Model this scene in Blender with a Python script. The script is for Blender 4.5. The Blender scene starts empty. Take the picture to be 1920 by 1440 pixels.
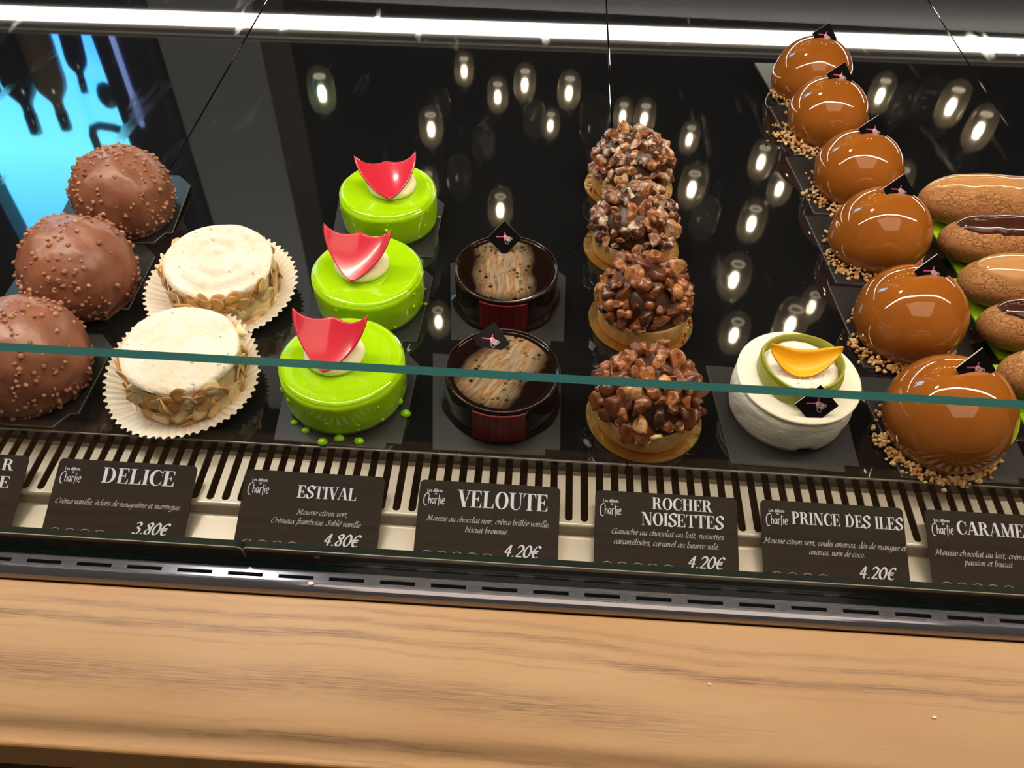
import bpy, bmesh, math, random
from mathutils import Vector, Matrix, noise
PI = math.pi
SC = bpy.context.scene
COL = SC.collection
rnd = random.Random(7)

# ------------------------------------------------------------------ camera, world, lights
def lin(r, g, b):
    f = lambda c: c / 12.92 if c <= .04045 else ((c + .055) / 1.055) ** 2.4
    return (f(r / 255), f(g / 255), f(b / 255), 1.0)

cam = bpy.data.cameras.new('camera')
cam_o = bpy.data.objects.new('camera', cam); COL.objects.link(cam_o)
cam.sensor_fit = 'HORIZONTAL'; cam.sensor_width = 36.0
cam.lens = 36.0 * 1553.0 / 1920.0
cam.clip_start = .01
DX = Vector((.9982, .0557, .0230)); DYv = Vector((.0569, -.7445, -.6652)); DZv = Vector((-.0199, .6653, -.7463))
# columns of M: world images of the camera's right, down and forward axes
m = Matrix(((DX.x, -DYv.x, -DZv.x), (DX.y, -DYv.y, -DZv.y), (DX.z, -DYv.z, -DZv.z)))
cam_o.matrix_world = Matrix.Translation((.0077, -.3124, .42)) @ m.to_4x4()
SC.camera = cam_o

w = bpy.data.worlds.new('shop_ambient'); SC.world = w; w.use_nodes = True
w.node_tree.nodes['Background'].inputs[0].default_value = (1.0, .84, .68, 1)
w.node_tree.nodes['Background'].inputs[1].default_value = .10

SC.view_settings.view_transform = 'Standard'
SC.view_settings.look = 'None'
SC.view_settings.exposure = 0.0
SC.view_settings.gamma = 1.0
SC.view_settings.use_curve_mapping = False

def area(name, loc, size, energy, color, rot=(0, 0, 0), sy=None):
    l = bpy.data.lights.new(name, 'AREA'); l.energy = energy; l.color = color
    l.shape = 'RECTANGLE'; l.size = size; l.size_y = sy or size
    o = bpy.data.objects.new(name, l); COL.objects.link(o)
    o.location = loc; o.rotation_euler = rot
    return o
area('ceiling_lamp', (.25, -.85, 1.75), 1.5, 13.2, (1.0, .80, .58), (math.radians(-20), 0, 0))
LED_CANOPY = 62.0
LED_BACK = 24.0
wash = area('column_fill', (-1.0, 1.0, 2.35), .3, 22, (1.0, .95, .88), (math.radians(35), 0, 0))  # added light without a fixture, brightens the grey column

# ------------------------------------------------------------------ materials
MATS = {}
def mat(name, col, rough=.5, metal=0.0, **kw):
    if name in MATS: return MATS[name]
    mt = bpy.data.materials.new(name); mt.use_nodes = True
    b = mt.node_tree.nodes['Principled BSDF']
    b.inputs['Base Color'].default_value = col
    b.inputs['Roughness'].default_value = rough
    b.inputs['Metallic'].default_value = metal
    for k, v in kw.items(): b.inputs[k.replace('_', ' ')].default_value = v
    MATS[name] = mt
    return mt

class NT:
    """short hand for building node graphs"""
    def __init__(s, mt): s.t = mt.node_tree; s.b = s.t.nodes['Principled BSDF']
    def n(s, typ, ins=None, **kw):
        q = s.t.nodes.new(typ)
        for k, v in kw.items(): setattr(q, k, v)
        for k, v in (ins or {}).items():
            if hasattr(v, 'is_linked'): s.t.links.new(v, q.inputs[k])
            else: q.inputs[k].default_value = v
        return q
    def link(s, a, b): s.t.links.new(a, b)
    def coord(s, scale=(1, 1, 1), loc=(0, 0, 0), rot=(0, 0, 0)):
        tc = s.n('ShaderNodeTexCoord')
        return s.n('ShaderNodeMapping', {'Vector': tc.outputs['Object'], 'Scale': scale, 'Location': loc, 'Rotation': rot}).outputs[0]
    def noise(s, vec, scale, detail=3, rough=.5, dist=0):
        return s.n('ShaderNodeTexNoise', {'Vector': vec, 'Scale': scale, 'Detail': detail, 'Roughness': rough, 'Distortion': dist}).outputs['Fac']
    def ramp(s, fac, stops):
        r = s.n('ShaderNodeValToRGB', {'Fac': fac})
        e = r.color_ramp.elements
        while len(e) < len(stops): e.new(.5)
        for q, (p, c) in zip(e, stops):
            q.position = p; q.color = c if len(c) == 4 else (*c, 1)
        return r.outputs[0]
    def mix(s, fac, a, b):
        return s.n('ShaderNodeMix', {0: fac, 6: a, 7: b}, data_type='RGBA').outputs[2]
    def math(s, op, a, b=0.0):
        return s.n('ShaderNodeMath', {0: a, 1: b}, operation=op).outputs[0]
    def bump(s, h, strength=.3, dist=.001):
        b = s.n('ShaderNodeBump', {'Height': h, 'Strength': strength, 'Distance': dist})
        s.link(b.outputs[0], s.b.inputs['Normal'])
    def base(s, c): s.link(c, s.b.inputs['Base Color'])

def g1(v): return (v, v, v, 1)

def emit_mat(name, col, strength):
    mt = bpy.data.materials.new(name); mt.use_nodes = True
    b = mt.node_tree.nodes['Principled BSDF']
    b.inputs['Base Color'].default_value = (.8, .8, .8, 1)
    b.inputs['Emission Color'].default_value = col
    b.inputs['Emission Strength'].default_value = strength
    MATS[name] = mt
    return mt

def build_materials():
    # black glossy shelf glass, faint smears and dust
    M = mat('black_glass', (.007, .007, .0075, 1), .035, IOR=1.62); t = NT(M)
    v = t.coord((14, 3.2, 1), rot=(0, 0, .45))
    sm = t.noise(v, 2.2, 5, .62)
    smear = t.ramp(sm, [(.60, g1(0)), (.74, g1(1))])
    dn = t.n('ShaderNodeTexVoronoi', {'Vector': t.coord(), 'Scale': 130.0, 'Randomness': 1.0})
    dust = t.ramp(dn.outputs['Distance'], [(.0, g1(1)), (.055, g1(0))])
    sel = t.ramp(t.n('ShaderNodeSeparateColor', {0: dn.outputs['Color']}).outputs[0], [(.90, g1(0)), (.91, g1(1))])
    dm = t.math('MULTIPLY', dust, sel)
    c = t.mix(smear, (.007, .007, .0075, 1), (.024, .024, .026, 1))
    t.base(t.mix(dm, c, (.25, .24, .22, 1)))
    rr = t.math('MULTIPLY_ADD', smear, .10); rr.node.inputs[2].default_value = .03
    t.link(rr, t.b.inputs['Roughness'])
    mat('shelf_edge_glint', (.30, .28, .25, 1), .3, .6)  # pale colour for the bright line along the shelf front
    # steel
    M = mat('steel', (.40, .36, .30, 1), .38, .5); t = NT(M)
    n = t.noise(t.coord((2, 260, 260)), 6, 3)
    t.link(t.math('MULTIPLY_ADD', n, .14), t.b.inputs['Roughness']); t.b.inputs['Roughness'].links[0].from_node.inputs[2].default_value = .30
    mat('rail_steel', (.30, .30, .36, 1), .10, .9)
    mat('dark_void', (.006, .005, .005, 1), .9)  # near-black colour stands in for the shade inside the slots
    mat('alu', (.75, .72, .68, 1), .4, .2)
    mat('case_dark', (.035, .035, .04, 1), .45)
    # wood
    M = mat('wood', (.5, .3, .13, 1), .38); t = NT(M)
    warp = t.noise(t.coord((5.0, 6, 1), (.3, .1, 0)), 1.5, 3)
    jag = t.noise(t.coord((45, 160, 1)), 1.0, 4, .65)
    sx = t.n('ShaderNodeSeparateXYZ', {0: t.n('ShaderNodeTexCoord').outputs['Object']})
    drift = t.n('ShaderNodeMapRange', {'Value': sx.outputs[0], 'From Min': -.08, 'From Max': .17, 'To Min': 0.0, 'To Max': .011}, interpolation_type='SMOOTHSTEP').outputs[0]
    y2 = t.math('ADD', t.math('ADD', sx.outputs[1], drift), t.math('ADD', t.math('MULTIPLY', t.math('SUBTRACT', warp, .5), .014), t.math('MULTIPLY', t.math('SUBTRACT', jag, .5), .0045)))
    def grain(c0, w_, a_, ph):
        d_ = t.math('DIVIDE', t.math('ABSOLUTE', t.math('SUBTRACT', y2, c0)), w_)
        m_ = t.ramp(t.noise(t.coord((7, 3, 1), (ph, 0, 0)), 1.0, 2), [(.36, g1(.25)), (.58, g1(1))])
        return t.math('MULTIPLY', t.math('MULTIPLY', t.ramp(d_, [(.35, g1(1)), (1.0, g1(0))]), m_), a_)
    streak = grain(-.1015, .0020, .5, .3)
    for c0, w_, a_, ph in ((-.1085, .0026, .8, 1.3), (-.1175, .0036, 1.0, 2.2), (-.1245, .0012, .35, 4.1), (-.1665, .0014, .3, 5.2), (-.1745, .0030, .8, 3.7), (-.1835, .0014, .5, 6.6)):
        streak = t.math('MAXIMUM', streak, grain(c0, w_, a_, ph))
    fib = t.noise(t.coord((9, 520, 1)), 3.0, 4, .62)
    fibm = t.ramp(fib, [(.40, g1(.15)), (.62, g1(1))])
    # one broad brown figure along the plank
    band = t.math('ABSOLUTE', t.math('ADD', y2, .1460))
    band = t.ramp(t.math('DIVIDE', band, .0125), [(.20, g1(1)), (1.0, g1(0))])
    fade = t.noise(t.coord((3.0, 12, 1), (1.9, 0, 0)), 1.2, 2)
    fr = t.n('ShaderNodeMapRange', {'Value': sx.outputs[0], 'From Min': .02, 'From Max': .16, 'To Min': 1.0, 'To Max': .12}).outputs[0]
    band = t.math('MULTIPLY', t.math('MULTIPLY', band, fr), t.ramp(fade, [(.30, g1(.45)), (.56, g1(1))]))
    bandf = t.math('MULTIPLY', band, fibm)
    patch = t.noise(t.coord((3, 10, 1)), 2.0, 2)
    basec = t.mix(t.ramp(patch, [(.35, g1(0)), (.65, g1(1))]), lin(194, 152, 104), lin(186, 138, 88))
    s1 = t.math('MULTIPLY', streak, fibm)
    c = t.mix(t.math('MULTIPLY', s1, .95), basec, lin(116, 76, 44))
    c = t.mix(t.math('MULTIPLY', bandf, .9), c, lin(120, 80, 52))
    fine = t.ramp(t.noise(t.coord((16, 900, 1)), 2.0, 3, .6), [(.55, g1(0)), (.75, g1(.28))])
    c = t.mix(fine, c, lin(140, 98, 60))
    t.base(c); t.bump(fib, .08, .0004)
    mat('wood_front', lin(70, 50, 38), .55)
    # card, plates
    mat('card_black', lin(26, 24, 23), .6, Specular_IOR_Level=.15)
    mat('print_white', lin(205, 208, 222), .5)
    mat('print_grey', lin(165, 165, 168), .5)
    mat('acrylic', (.06, .06, .06, 1), .2)
    mat('board_black', lin(30, 29, 30), .42)
    mat('board_edge', lin(150, 145, 138), .5)
    mat('board_lime', lin(152, 196, 20), .4)
    M = mat('gold_foil', lin(214, 176, 104), .25, .95); t = NT(M)
    t.bump(t.noise(t.coord(), 320, 3), .5, .001)
    M = mat('paper', lin(240, 234, 222), .75)
    M.node_tree.nodes['Principled BSDF'].inputs['Subsurface Weight'].default_value = .0
    # chocolates
    M = mat('milk_chocolate', lin(150, 94, 70), .38, Coat_Weight=.12, Coat_Roughness=.2); t = NT(M)
    n = t.noise(t.coord(), 55, 4)
    t.base(t.ramp(n, [(.35, lin(130, 80, 58)), (.65, lin(152, 98, 74))]))
    t.bump(t.noise(t.coord(), 260, 4), .35, .0012)
    M = mat('chocolate_nib', lin(165, 106, 72), .38); t = NT(M)
    t.base(t.ramp(t.noise(t.coord(), 90, 2), [(.45, lin(150, 96, 70)), (.72, lin(206, 160, 122))]))
    M = mat('caramel_glaze', lin(150, 84, 24), .045, Coat_Weight=.4, Coat_Roughness=.02); t = NT(M)
    n = t.noise(t.coord((1, 1, .6)), 24, 3)
    t.base(t.ramp(n, [(.3, lin(146, 82, 24)), (.7, lin(164, 96, 32))]))
    t.bump(t.noise(t.coord(), 55, 2), .06, .0015)
    M = mat('nut_crumb', lin(214, 172, 118), .6); t = NT(M)
    t.base(t.ramp(t.noise(t.coord(), 140, 2), [(.38, lin(190, 140, 84)), (.62, lin(228, 192, 140))]))
    M = mat('dark_glaze', lin(28, 15, 11), .06, Coat_Weight=.3); 
    M = mat('marbled_top', lin(38, 20, 14), .05, Coat_Weight=.3, Coat_Roughness=.02); t = NT(M)
    v = t.coord()
    warp = t.n('ShaderNodeTexNoise', {'Vector': v, 'Scale': 45.0, 'Detail': 3.0})
    sx = t.n('ShaderNodeSeparateXYZ', {0: v})
    wx = t.math('MULTIPLY_ADD', warp.outputs['Fac'], .012); wx.node.inputs[2].default_value = -.006
    xx = t.math('ABSOLUTE', t.math('ADD', t.math('ADD', sx.outputs[0], wx), .002))
    bandm = t.ramp(t.math('DIVIDE', xx, .026), [(.40, g1(1)), (.86, g1(0))])
    frontcut = t.ramp(t.math('MULTIPLY_ADD', sx.outputs[1], 15.0), [(.03, g1(.25)), (.16, g1(1))])
    frontcut.node.inputs[0].links[0].from_node.inputs[2].default_value = .5
    vo = t.n('ShaderNodeTexVoronoi', {'Vector': v, 'Scale': 230.0})
    holes = t.ramp(vo.outputs['Distance'], [(.24, g1(0)), (.42, g1(1))])
    hn = t.ramp(t.noise(v, 95, 3), [(.47, g1(1)), (.60, g1(0))])
    hol = t.math('MAXIMUM', holes, hn)
    str_ = t.noise(t.coord((130, 22, 1)), 1.4, 3)
    cream = t.ramp(str_, [(.34, lin(128, 112, 94)), (.46, lin(172, 152, 124)), (.55, lin(160, 112, 64)), (.64, lin(190, 170, 140)), (.74, lin(140, 122, 100))])
    fac = t.math('MULTIPLY', t.math('MULTIPLY', bandm, hol), frontcut)
    t.base(t.mix(t.math('MULTIPLY', fac, .72), lin(22, 12, 9), cream))
    M = mat('red_brush', lin(112, 22, 20), .35); t = NT(M)
    n = t.noise(t.coord((900, 3, 3)), 1.0, 3)
    t.base(t.ramp(n, [(.35, lin(56, 8, 8)), (.62, lin(122, 26, 24))]))
    # estival
    M = mat('lime_glaze', lin(166, 218, 10), .10, Coat_Weight=.3, Coat_Roughness=.03); t = NT(M)
    t.bump(t.noise(t.coord(), 70, 2), .10, .0015)
    mat('cream', lin(255, 250, 196), .5)
    M = mat('red_sugar', lin(208, 44, 64), .20, Coat_Weight=.4, Coat_Roughness=.08)
    mat('red_edge', lin(178, 20, 40), .3)
    # meringue cake
    M = mat('icing_sugar', lin(236, 226, 208), .85); t = NT(M)
    n = t.noise(t.coord(), 70, 5, .6)
    sp = t.ramp(t.noise(t.coord(), 210, 2), [(.68, g1(0)), (.72, g1(.6))])
    t.base(t.mix(sp, t.ramp(n, [(.30, lin(234, 220, 194)), (.6, lin(248, 241, 229))]), lin(120, 92, 62)))
    t.bump(t.noise(t.coord(), 260, 6, .65), .8, .0022)
    M = mat('almond_cream', lin(226, 204, 150), .7); t = NT(M)
    t.bump(t.noise(t.coord(), 180, 4), .8, .002)
    M = mat('almond', lin(222, 178, 118), .55); t = NT(M)
    oi = t.n('ShaderNodeObjectInfo')
    t.base(t.ramp(oi.outputs['Random'], [(0, lin(196, 138, 78)), (.35, lin(222, 174, 112)), (.7, lin(234, 204, 150)), (1, lin(242, 224, 182))]))
    # tart
    M = mat('pastry_shell', lin(206, 160, 100), .7); t = NT(M)
    t.base(t.ramp(t.noise(t.coord(), 80, 4), [(.35, lin(188, 138, 78)), (.65, lin(220, 180, 122))]))
    t.bump(t.noise(t.coord(), 300, 3), .5, .001)
    mat('ganache', lin(62, 36, 24), .35)
    for nm, sug in (('glazed_nut', 0.0), ('sugared_nut', 1.0)):
        M = mat(nm, lin(150, 90, 50), .24, Coat_Weight=.3, Coat_Roughness=.1); t = NT(M)
        oi = t.n('ShaderNodeObjectInfo')
        c = t.ramp(oi.outputs['Random'], [(0, lin(58, 32, 22)), (.3, lin(112, 62, 36)), (.6, lin(150, 88, 48)), (.85, lin(172, 110, 64)), (1, lin(206, 152, 98))])
        c = t.mix(t.ramp(t.noise(t.coord(), 260, 3), [(.45, g1(0)), (.65, g1(.8))]), c, lin(92, 50, 30))
        if sug:
            d = t.ramp(t.noise(t.n('ShaderNodeNewGeometry').outputs['Position'], 120, 4, .6), [(.50, g1(0)), (.62, g1(.75))])
            c = t.mix(d, c, lin(226, 206, 182))
        t.base(c)
        t.bump(t.noise(t.coord(), 500, 2), .3, .0008)
    mat('pale_nut', lin(226, 196, 140), .4)
    mat('red_crumb', lin(150, 26, 20), .5)
    # white cake
    M = mat('velvet_white', lin(244, 240, 220), .8); t = NT(M)
    t.bump(t.noise(t.coord(), 900, 3), .3, .0006)
    M = mat('coconut_side', lin(236, 234, 222), .85); t = NT(M)
    t.bump(t.noise(t.coord((1, 1, 1.5)), 240, 5, .7), .9, .002)
    mat('green_chocolate', lin(146, 150, 34), .35)
    mat('yellow_petal', lin(252, 178, 16), .4)
    mat('coconut', lin(250, 240, 226), .85)
    mat('tag_black', lin(14, 12, 14), .3, Specular_IOR_Level=.2)
    mat('tag_edge', lin(215, 205, 195), .5)
    mat('tag_pink', lin(214, 92, 150), .4)
    mat('tag_pale', lin(236, 190, 200), .4)
    # eclair
    M = mat('choux', lin(176, 120, 66), .62); t = NT(M)
    cr = t.noise(t.coord((.55, 1, 1)), 62, 6, .7, 1.6)
    wv = t.n('ShaderNodeVectorMath', {0: t.coord((.6, 1, 1)), 1: t.n('ShaderNodeVectorMath', {0: t.n('ShaderNodeTexNoise', {'Vector': t.coord(), 'Scale': 110.0, 'Detail': 3.0}).outputs['Color'], 'Scale': .008}, operation='SCALE').outputs[0]}).outputs[0]
    rid = t.n('ShaderNodeTexVoronoi', {'Vector': wv, 'Scale': 330.0}, feature='DISTANCE_TO_EDGE').outputs['Distance']
    crack = t.math('MULTIPLY', t.ramp(rid, [(.0, g1(1)), (.09, g1(0))]), t.ramp(cr, [(.42, g1(0)), (.56, g1(1))]))
    n = t.noise(t.coord(), 22, 3)
    bc = t.ramp(n, [(.3, lin(164, 106, 56)), (.7, lin(196, 142, 84))])
    t.base(t.mix(t.math('MULTIPLY', crack, .35), bc, lin(112, 66, 32)))
    t.bump(t.math('SUBTRACT', t.noise(t.coord(), 400, 3), crack), .8, .0012)
    mat('coffee_fondant', lin(192, 138, 84), .12, Coat_Weight=.3)
    mat('choc_fondant', lin(66, 34, 26), .12, Coat_Weight=.3)
    mat('drop_lime', lin(130, 190, 20), .1)
    # shop beyond
    mat('wall_dark', (.011, .0108, .0105, 1), .8)
    mat('ceiling_dark', (.004, .004, .004, 1), .9)
    mat('grey_panel', (.45, .46, .44, 1), .6)
    mat('floor_tile', (.05, .045, .04, 1), .4)
    mat('navy_frame', (.010, .013, .035, 1), .4)
    mat('bottle_dark', (.006, .008, .03, 1), .15)
    mat('bottle_amber', (.30, .22, .13, 1), .1)
    mat('socket_black', (.01, .01, .01, 1), .4)
    emit_mat('led_white', (1.0, .87, .69, 1), LED_CANOPY)
    emit_mat('led_back', (1.0, .90, .78, 1), LED_BACK)
    emit_mat('bulb_core', (1.0, .84, .60, 1), 42)
    emit_mat('loop_glow', (1.0, .84, .60, 1), 3.5)
    emit_mat('green_core', (.75, 1.0, .62, 1), 36)
    emit_mat('tube_blue', (.25, .42, 1.0, 1), 3.0)
    M = emit_mat('cyan_screen', (.1, .72, 1, 1), 10.0); t = NT(M)
    z = t.n('ShaderNodeSeparateXYZ', {0: t.n('ShaderNodeTexCoord').outputs['Object']}).outputs[2]
    t.link(t.ramp(t.math('MULTIPLY', z, 1.3), [(0, (.04, .25, 1, 1)), (.3, (.07, .55, 1, 1)), (.62, (.13, .80, 1, 1)), (1, (.07, .62, 1, 1))]), t.b.inputs['Emission Color'])
    # clear glass: see-through body with a mirror-like skin
    def clear(nm, tint, k, milky=0.0, warm=(1, .9, .7, 1)):
        mt = bpy.data.materials.new(nm); mt.use_nodes = True; MATS[nm] = mt
        nt = mt.node_tree; nt.nodes.clear()
        N = lambda ty: nt.nodes.new(ty)
        out = N('ShaderNodeOutputMaterial'); tr = N('ShaderNodeBsdfTransparent'); gl = N('ShaderNodeBsdfGlossy')
        tr.inputs[0].default_value = tint; gl.inputs['Roughness'].default_value = .02
        fr = N('ShaderNodeFresnel'); fr.inputs[0].default_value = 1.5
        ge = N('ShaderNodeNewGeometry'); inv = N('ShaderNodeMath'); inv.operation = 'SUBTRACT'; inv.inputs[0].default_value = 1.0
        mu = N('ShaderNodeMath'); mu.operation = 'MULTIPLY'; mu2 = N('ShaderNodeMath'); mu2.operation = 'MULTIPLY'; mu2.inputs[1].default_value = k
        nt.links.new(ge.outputs['Backfacing'], inv.inputs[1]); nt.links.new(fr.outputs[0], mu.inputs[0]); nt.links.new(inv.outputs[0], mu.inputs[1])
        nt.links.new(mu.outputs[0], mu2.inputs[0])
        mx = N('ShaderNodeMixShader'); nt.links.new(mu2.outputs[0], mx.inputs[0]); nt.links.new(tr.outputs[0], mx.inputs[1]); nt.links.new(gl.outputs[0], mx.inputs[2])
        last = mx
        if milky:
            tl = N('ShaderNodeBsdfTranslucent'); tl.inputs[0].default_value = warm
            m2 = N('ShaderNodeMixShader'); m2.inputs[0].default_value = milky
            nt.links.new(mx.outputs[0], m2.inputs[1]); nt.links.new(tl.outputs[0], m2.inputs[2]); last = m2
        nt.links.new(last.outputs[0], out.inputs[0])
    clear('pane_glass', (.95, .955, .945, 1), .42)
    clear('bulb_glass', (.95, .93, .88, 1), 2.2, .09, (1, .86, .62, 1))
    clear('ghost_glass', (.95, .95, .93, 1), 1.5, .10, (.9, .9, .85, 1))
    mat('glass_edge', lin(40, 84, 82), .12, Emission_Strength=0.0)
    mat('strip_dark', lin(16, 36, 36), .06)
    mat('strip_face', lin(46, 40, 36), .10)
    mat('strip_glint', lin(170, 165, 150), .25, .5)
build_materials()
MT = MATS

# ------------------------------------------------------------------ mesh helpers
def mesh_obj(name, verts, faces, material, parent=None, smooth=False, mats=None, fmat=None):
    me = bpy.data.meshes.new(name)
    me.from_pydata([tuple(v) for v in verts], [], faces)
    for mm in (mats or [material]): me.materials.append(MT[mm] if isinstance(mm, str) else mm)
    if fmat:
        for p, k in zip(me.polygons, fmat): p.material_index = k
    if smooth:
        for p in me.polygons: p.use_smooth = True
    me.update()
    o = bpy.data.objects.new(name, me); COL.objects.link(o)
    if parent: o.parent = parent
    return o

def tag(o, label=None, cat=None, group=None, kind=None):
    if label: o['label'] = label
    if cat: o['category'] = cat
    if group: o['group'] = group
    if kind: o['kind'] = kind
    return o

def thing(name, label, cat, loc=(0, 0, 0), rot=(0, 0, 0), group=None):
    o = bpy.data.objects.new(name, None); COL.objects.link(o); o.empty_display_size = .01
    o.location = loc; o.rotation_euler = rot
    return tag(o, label, cat, group)

def dup(o, parent=None):
    c = o.copy(); COL.objects.link(c)
    if parent: c.parent = parent
    for ch in list(o.children): dup(ch, c)
    return c

def place(root, loc, rotz=None, label=None, scale=None):
    root.location = loc
    if rotz is not None: root.rotation_euler = (root.rotation_euler[0], root.rotation_euler[1], rotz)
    if label: root['label'] = label
    if scale: root.scale = scale if isinstance(scale, tuple) else (scale,) * 3
    return root

class MB:
    def __init__(s): s.v = []; s.f = []; s.m = []
    def add(s, v, f, m=0):
        k = len(s.v); s.v += [tuple(q) for q in v]; s.f += [tuple(i + k for i in q) for q in f]; s.m += [m] * len(f)
    def box(s, a, b, m=0):
        (x0, y0, z0), (x1, y1, z1) = a, b
        s.add([(x0, y0, z0), (x1, y0, z0), (x1, y1, z0), (x0, y1, z0), (x0, y0, z1), (x1, y0, z1), (x1, y1, z1), (x0, y1, z1)],
              [(0, 3, 2, 1), (4, 5, 6, 7), (0, 1, 5, 4), (1, 2, 6, 5), (2, 3, 7, 6), (3, 0, 4, 7)], m)
    def prism(s, pts, z0, z1, m=0, mside=None):
        n = len(pts)
        s.add([(x, y, z0) for x, y in pts] + [(x, y, z1) for x, y in pts], [tuple(range(n))[::-1], tuple(range(n, 2 * n))], m)
        k = len(s.v) - 2 * n
        for i in range(n):
            j = (i + 1) % n
            s.f.append((k + i, k + j, k + n + j, k + n + i)); s.m.append(m if mside is None else mside)
    def obj(s, name, mats, parent=None, smooth=False):
        mats = [mats] if isinstance(mats, str) else mats
        return mesh_obj(name, s.v, s.f, None, parent, smooth, mats, s.m)

def lathe(prof, n=64, disp=None):
    """prof: (r, z) from bottom to top; returns verts, faces"""
    v, f = [], []
    ring = []
    for r, z in prof:
        if r < 1e-6: ring.append([len(v)]); v.append(Vector((0, 0, z)))
        else:
            ring.append(list(range(len(v), len(v) + n)))
            v += [Vector((r * math.cos(2 * PI * i / n), r * math.sin(2 * PI * i / n), z)) for i in range(n)]
    for a, b in zip(ring, ring[1:]):
        for i in range(n):
            j = (i + 1) % n
            if len(a) == 1 and len(b) == 1: continue
            if len(a) == 1: f.append((a[0], b[j], b[i]))
            elif len(b) == 1: f.append((a[i], a[j], b[0]))
            else: f.append((a[i], a[j], b[j], b[i]))
    if disp: v = [disp(p) for p in v]
    return v, f

def ico(sub=1):
    bm = bmesh.new(); bmesh.ops.create_icosphere(bm, subdivisions=sub, radius=1.0)
    v = [p.co.copy() for p in bm.verts]; f = [tuple(q.index for q in p.verts) for p in bm.faces]
    bm.free(); return v, f
ICO1, ICO2, ICO3 = ico(1), ico(2), ico(3)

def tube(path, r, n=10):
    v, f = [], []
    P = [Vector(p) for p in path]
    for i, p in enumerate(P):
        d = (P[min(i + 1, len(P) - 1)] - P[max(i - 1, 0)]).normalized()
        a = d.orthogonal().normalized() if i == 0 else (a - d * a.dot(d)).normalized()
        b = d.cross(a)
        v += [p + (a * math.cos(2 * PI * k / n) + b * math.sin(2 * PI * k / n)) * r for k in range(n)]
    for i in range(len(P) - 1):
        for k in range(n):
            j = (k + 1) % n
            f.append((i * n + k, i * n + j, (i + 1) * n + j, (i + 1) * n + k))
    f.append(tuple(range(n))[::-1]); f.append(tuple(range((len(P) - 1) * n, len(P) * n)))
    return v, f

def bevel(o, w, seg=2):
    md = o.modifiers.new('bevel', 'BEVEL'); md.width = w; md.segments = seg; md.limit_method = 'ANGLE'; md.angle_limit = .7
    return o

def rounded_rect(x0, y0, x1, y1, r, seg=5):
    out = []
    for cx, cy, a0 in ((x1 - r, y0 + r, -PI / 2), (x1 - r, y1 - r, 0), (x0 + r, y1 - r, PI / 2), (x0 + r, y0 + r, PI)):
        out += [(cx + r * math.cos(a0 + PI / 2 * k / seg), cy + r * math.sin(a0 + PI / 2 * k / seg)) for k in range(seg + 1)]
    return out

def nz(p, s, seed=0.0):
    return noise.noise(Vector((p[0] * s + seed, p[1] * s + seed * 1.7, p[2] * s - seed)))

# ------------------------------------------------------------------ large structure: the display case
SHELF_T = .012
for x0, x1, lab in ((-.70, -.3146, 'black mirror-like shelf panel at the far left, reflecting the blue window'),
                    (-.3138, .0723, 'black mirror-like shelf panel under the lime green cakes'),
                    (.0731, .4556, 'black mirror-like shelf panel under the caramel domes and hazelnut tarts'),
                    (.4564, .84, 'black mirror-like shelf panel at the upper right corner, beyond the eclairs')):
    b = MB(); b.box((x0, 0, -SHELF_T), (x1, .95, 0))
    o = tag(b.obj('shelf_panel', 'black_glass'), lab, 'shelf')
    bevel(o, .0006, 2)
    e = MB(); e.box((x0, -.0006, -.0012), (x1, .0000, .0001)); e.obj('edge_glint', 'shelf_edge_glint', o)  # pale strip paints the light caught by the panel's front edge

# slotted steel air grille in front of the shelf
P = .0096; x_start = -.52; n_s = int(1.06 / P)
b = MB()
yb, ye, zp = 0.0, -.0372, -.0113
hw = .0024
for i in range(n_s):
    x = x_start + i * P
    xa, xb = x + hw, x + P - hw          # bar between two slots
    b.add([(xa, yb, zp), (xa, ye + hw, zp), (xb, ye + hw, zp), (xb, yb, zp)], [(0, 1, 2, 3)])
    arc = [(x + P + hw * math.cos(a), ye + hw + hw * math.sin(a)) for a in [PI + PI * k / 8 for k in range(9)]]
    # end zone: from this bar's centre to the next bar's centre, below the rounded slot end
    top = [(x + P / 2, ye + hw)] + arc + [(x + P * 1.5, ye + hw)]
    k = len(top)
    b.add([(px_, py_, zp) for px_, py_ in top] + [(px_, ye - .0012, zp) for px_, py_ in top],
          [(q, k + q, k + q + 1, q + 1) for q in range(k - 1)])
x1_ = x_start + n_s * P
prof = [(ye - .0012, zp)]
for k in range(1, 7): a = PI / 2 * k / 6; prof.append((ye - .0012 - .0022 * math.sin(a), zp - .0022 * (1 - math.cos(a))))
prof += [(ye - .0042, zp - .0052)]
for k in range(1, 6): a = PI / 2 * k / 5; prof.append((ye - .0042 - .003 * (1 - math.cos(a)), zp - .0052 - .003 * math.sin(a)))
prof += [(-.0740, zp - .0082)]
v = [(x, y, z) for x in (x_start + P / 2, x1_ + P / 2) for y, z in prof]; n = len(prof)
b.add(v, [(i, i + 1, n + i + 1, n + i) for i in range(n - 1)])
grille = tag(b.obj('air_grille', 'steel'), 'slotted steel air grille lying behind the row of price cards', 'grille')
sd = grille.modifiers.new('solid', 'SOLIDIFY'); sd.thickness = .0009; sd.offset = 0
b = MB(); b.box((-.56, -.0742, -.075), (.56, -.0002, -.070)); b.box((-.56, .0, -.075), (.56, .003, -.0125))
tag(b.obj('air_duct', 'dark_void'), 'dark air duct seen through the slots of the steel grille', 'duct')

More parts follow.
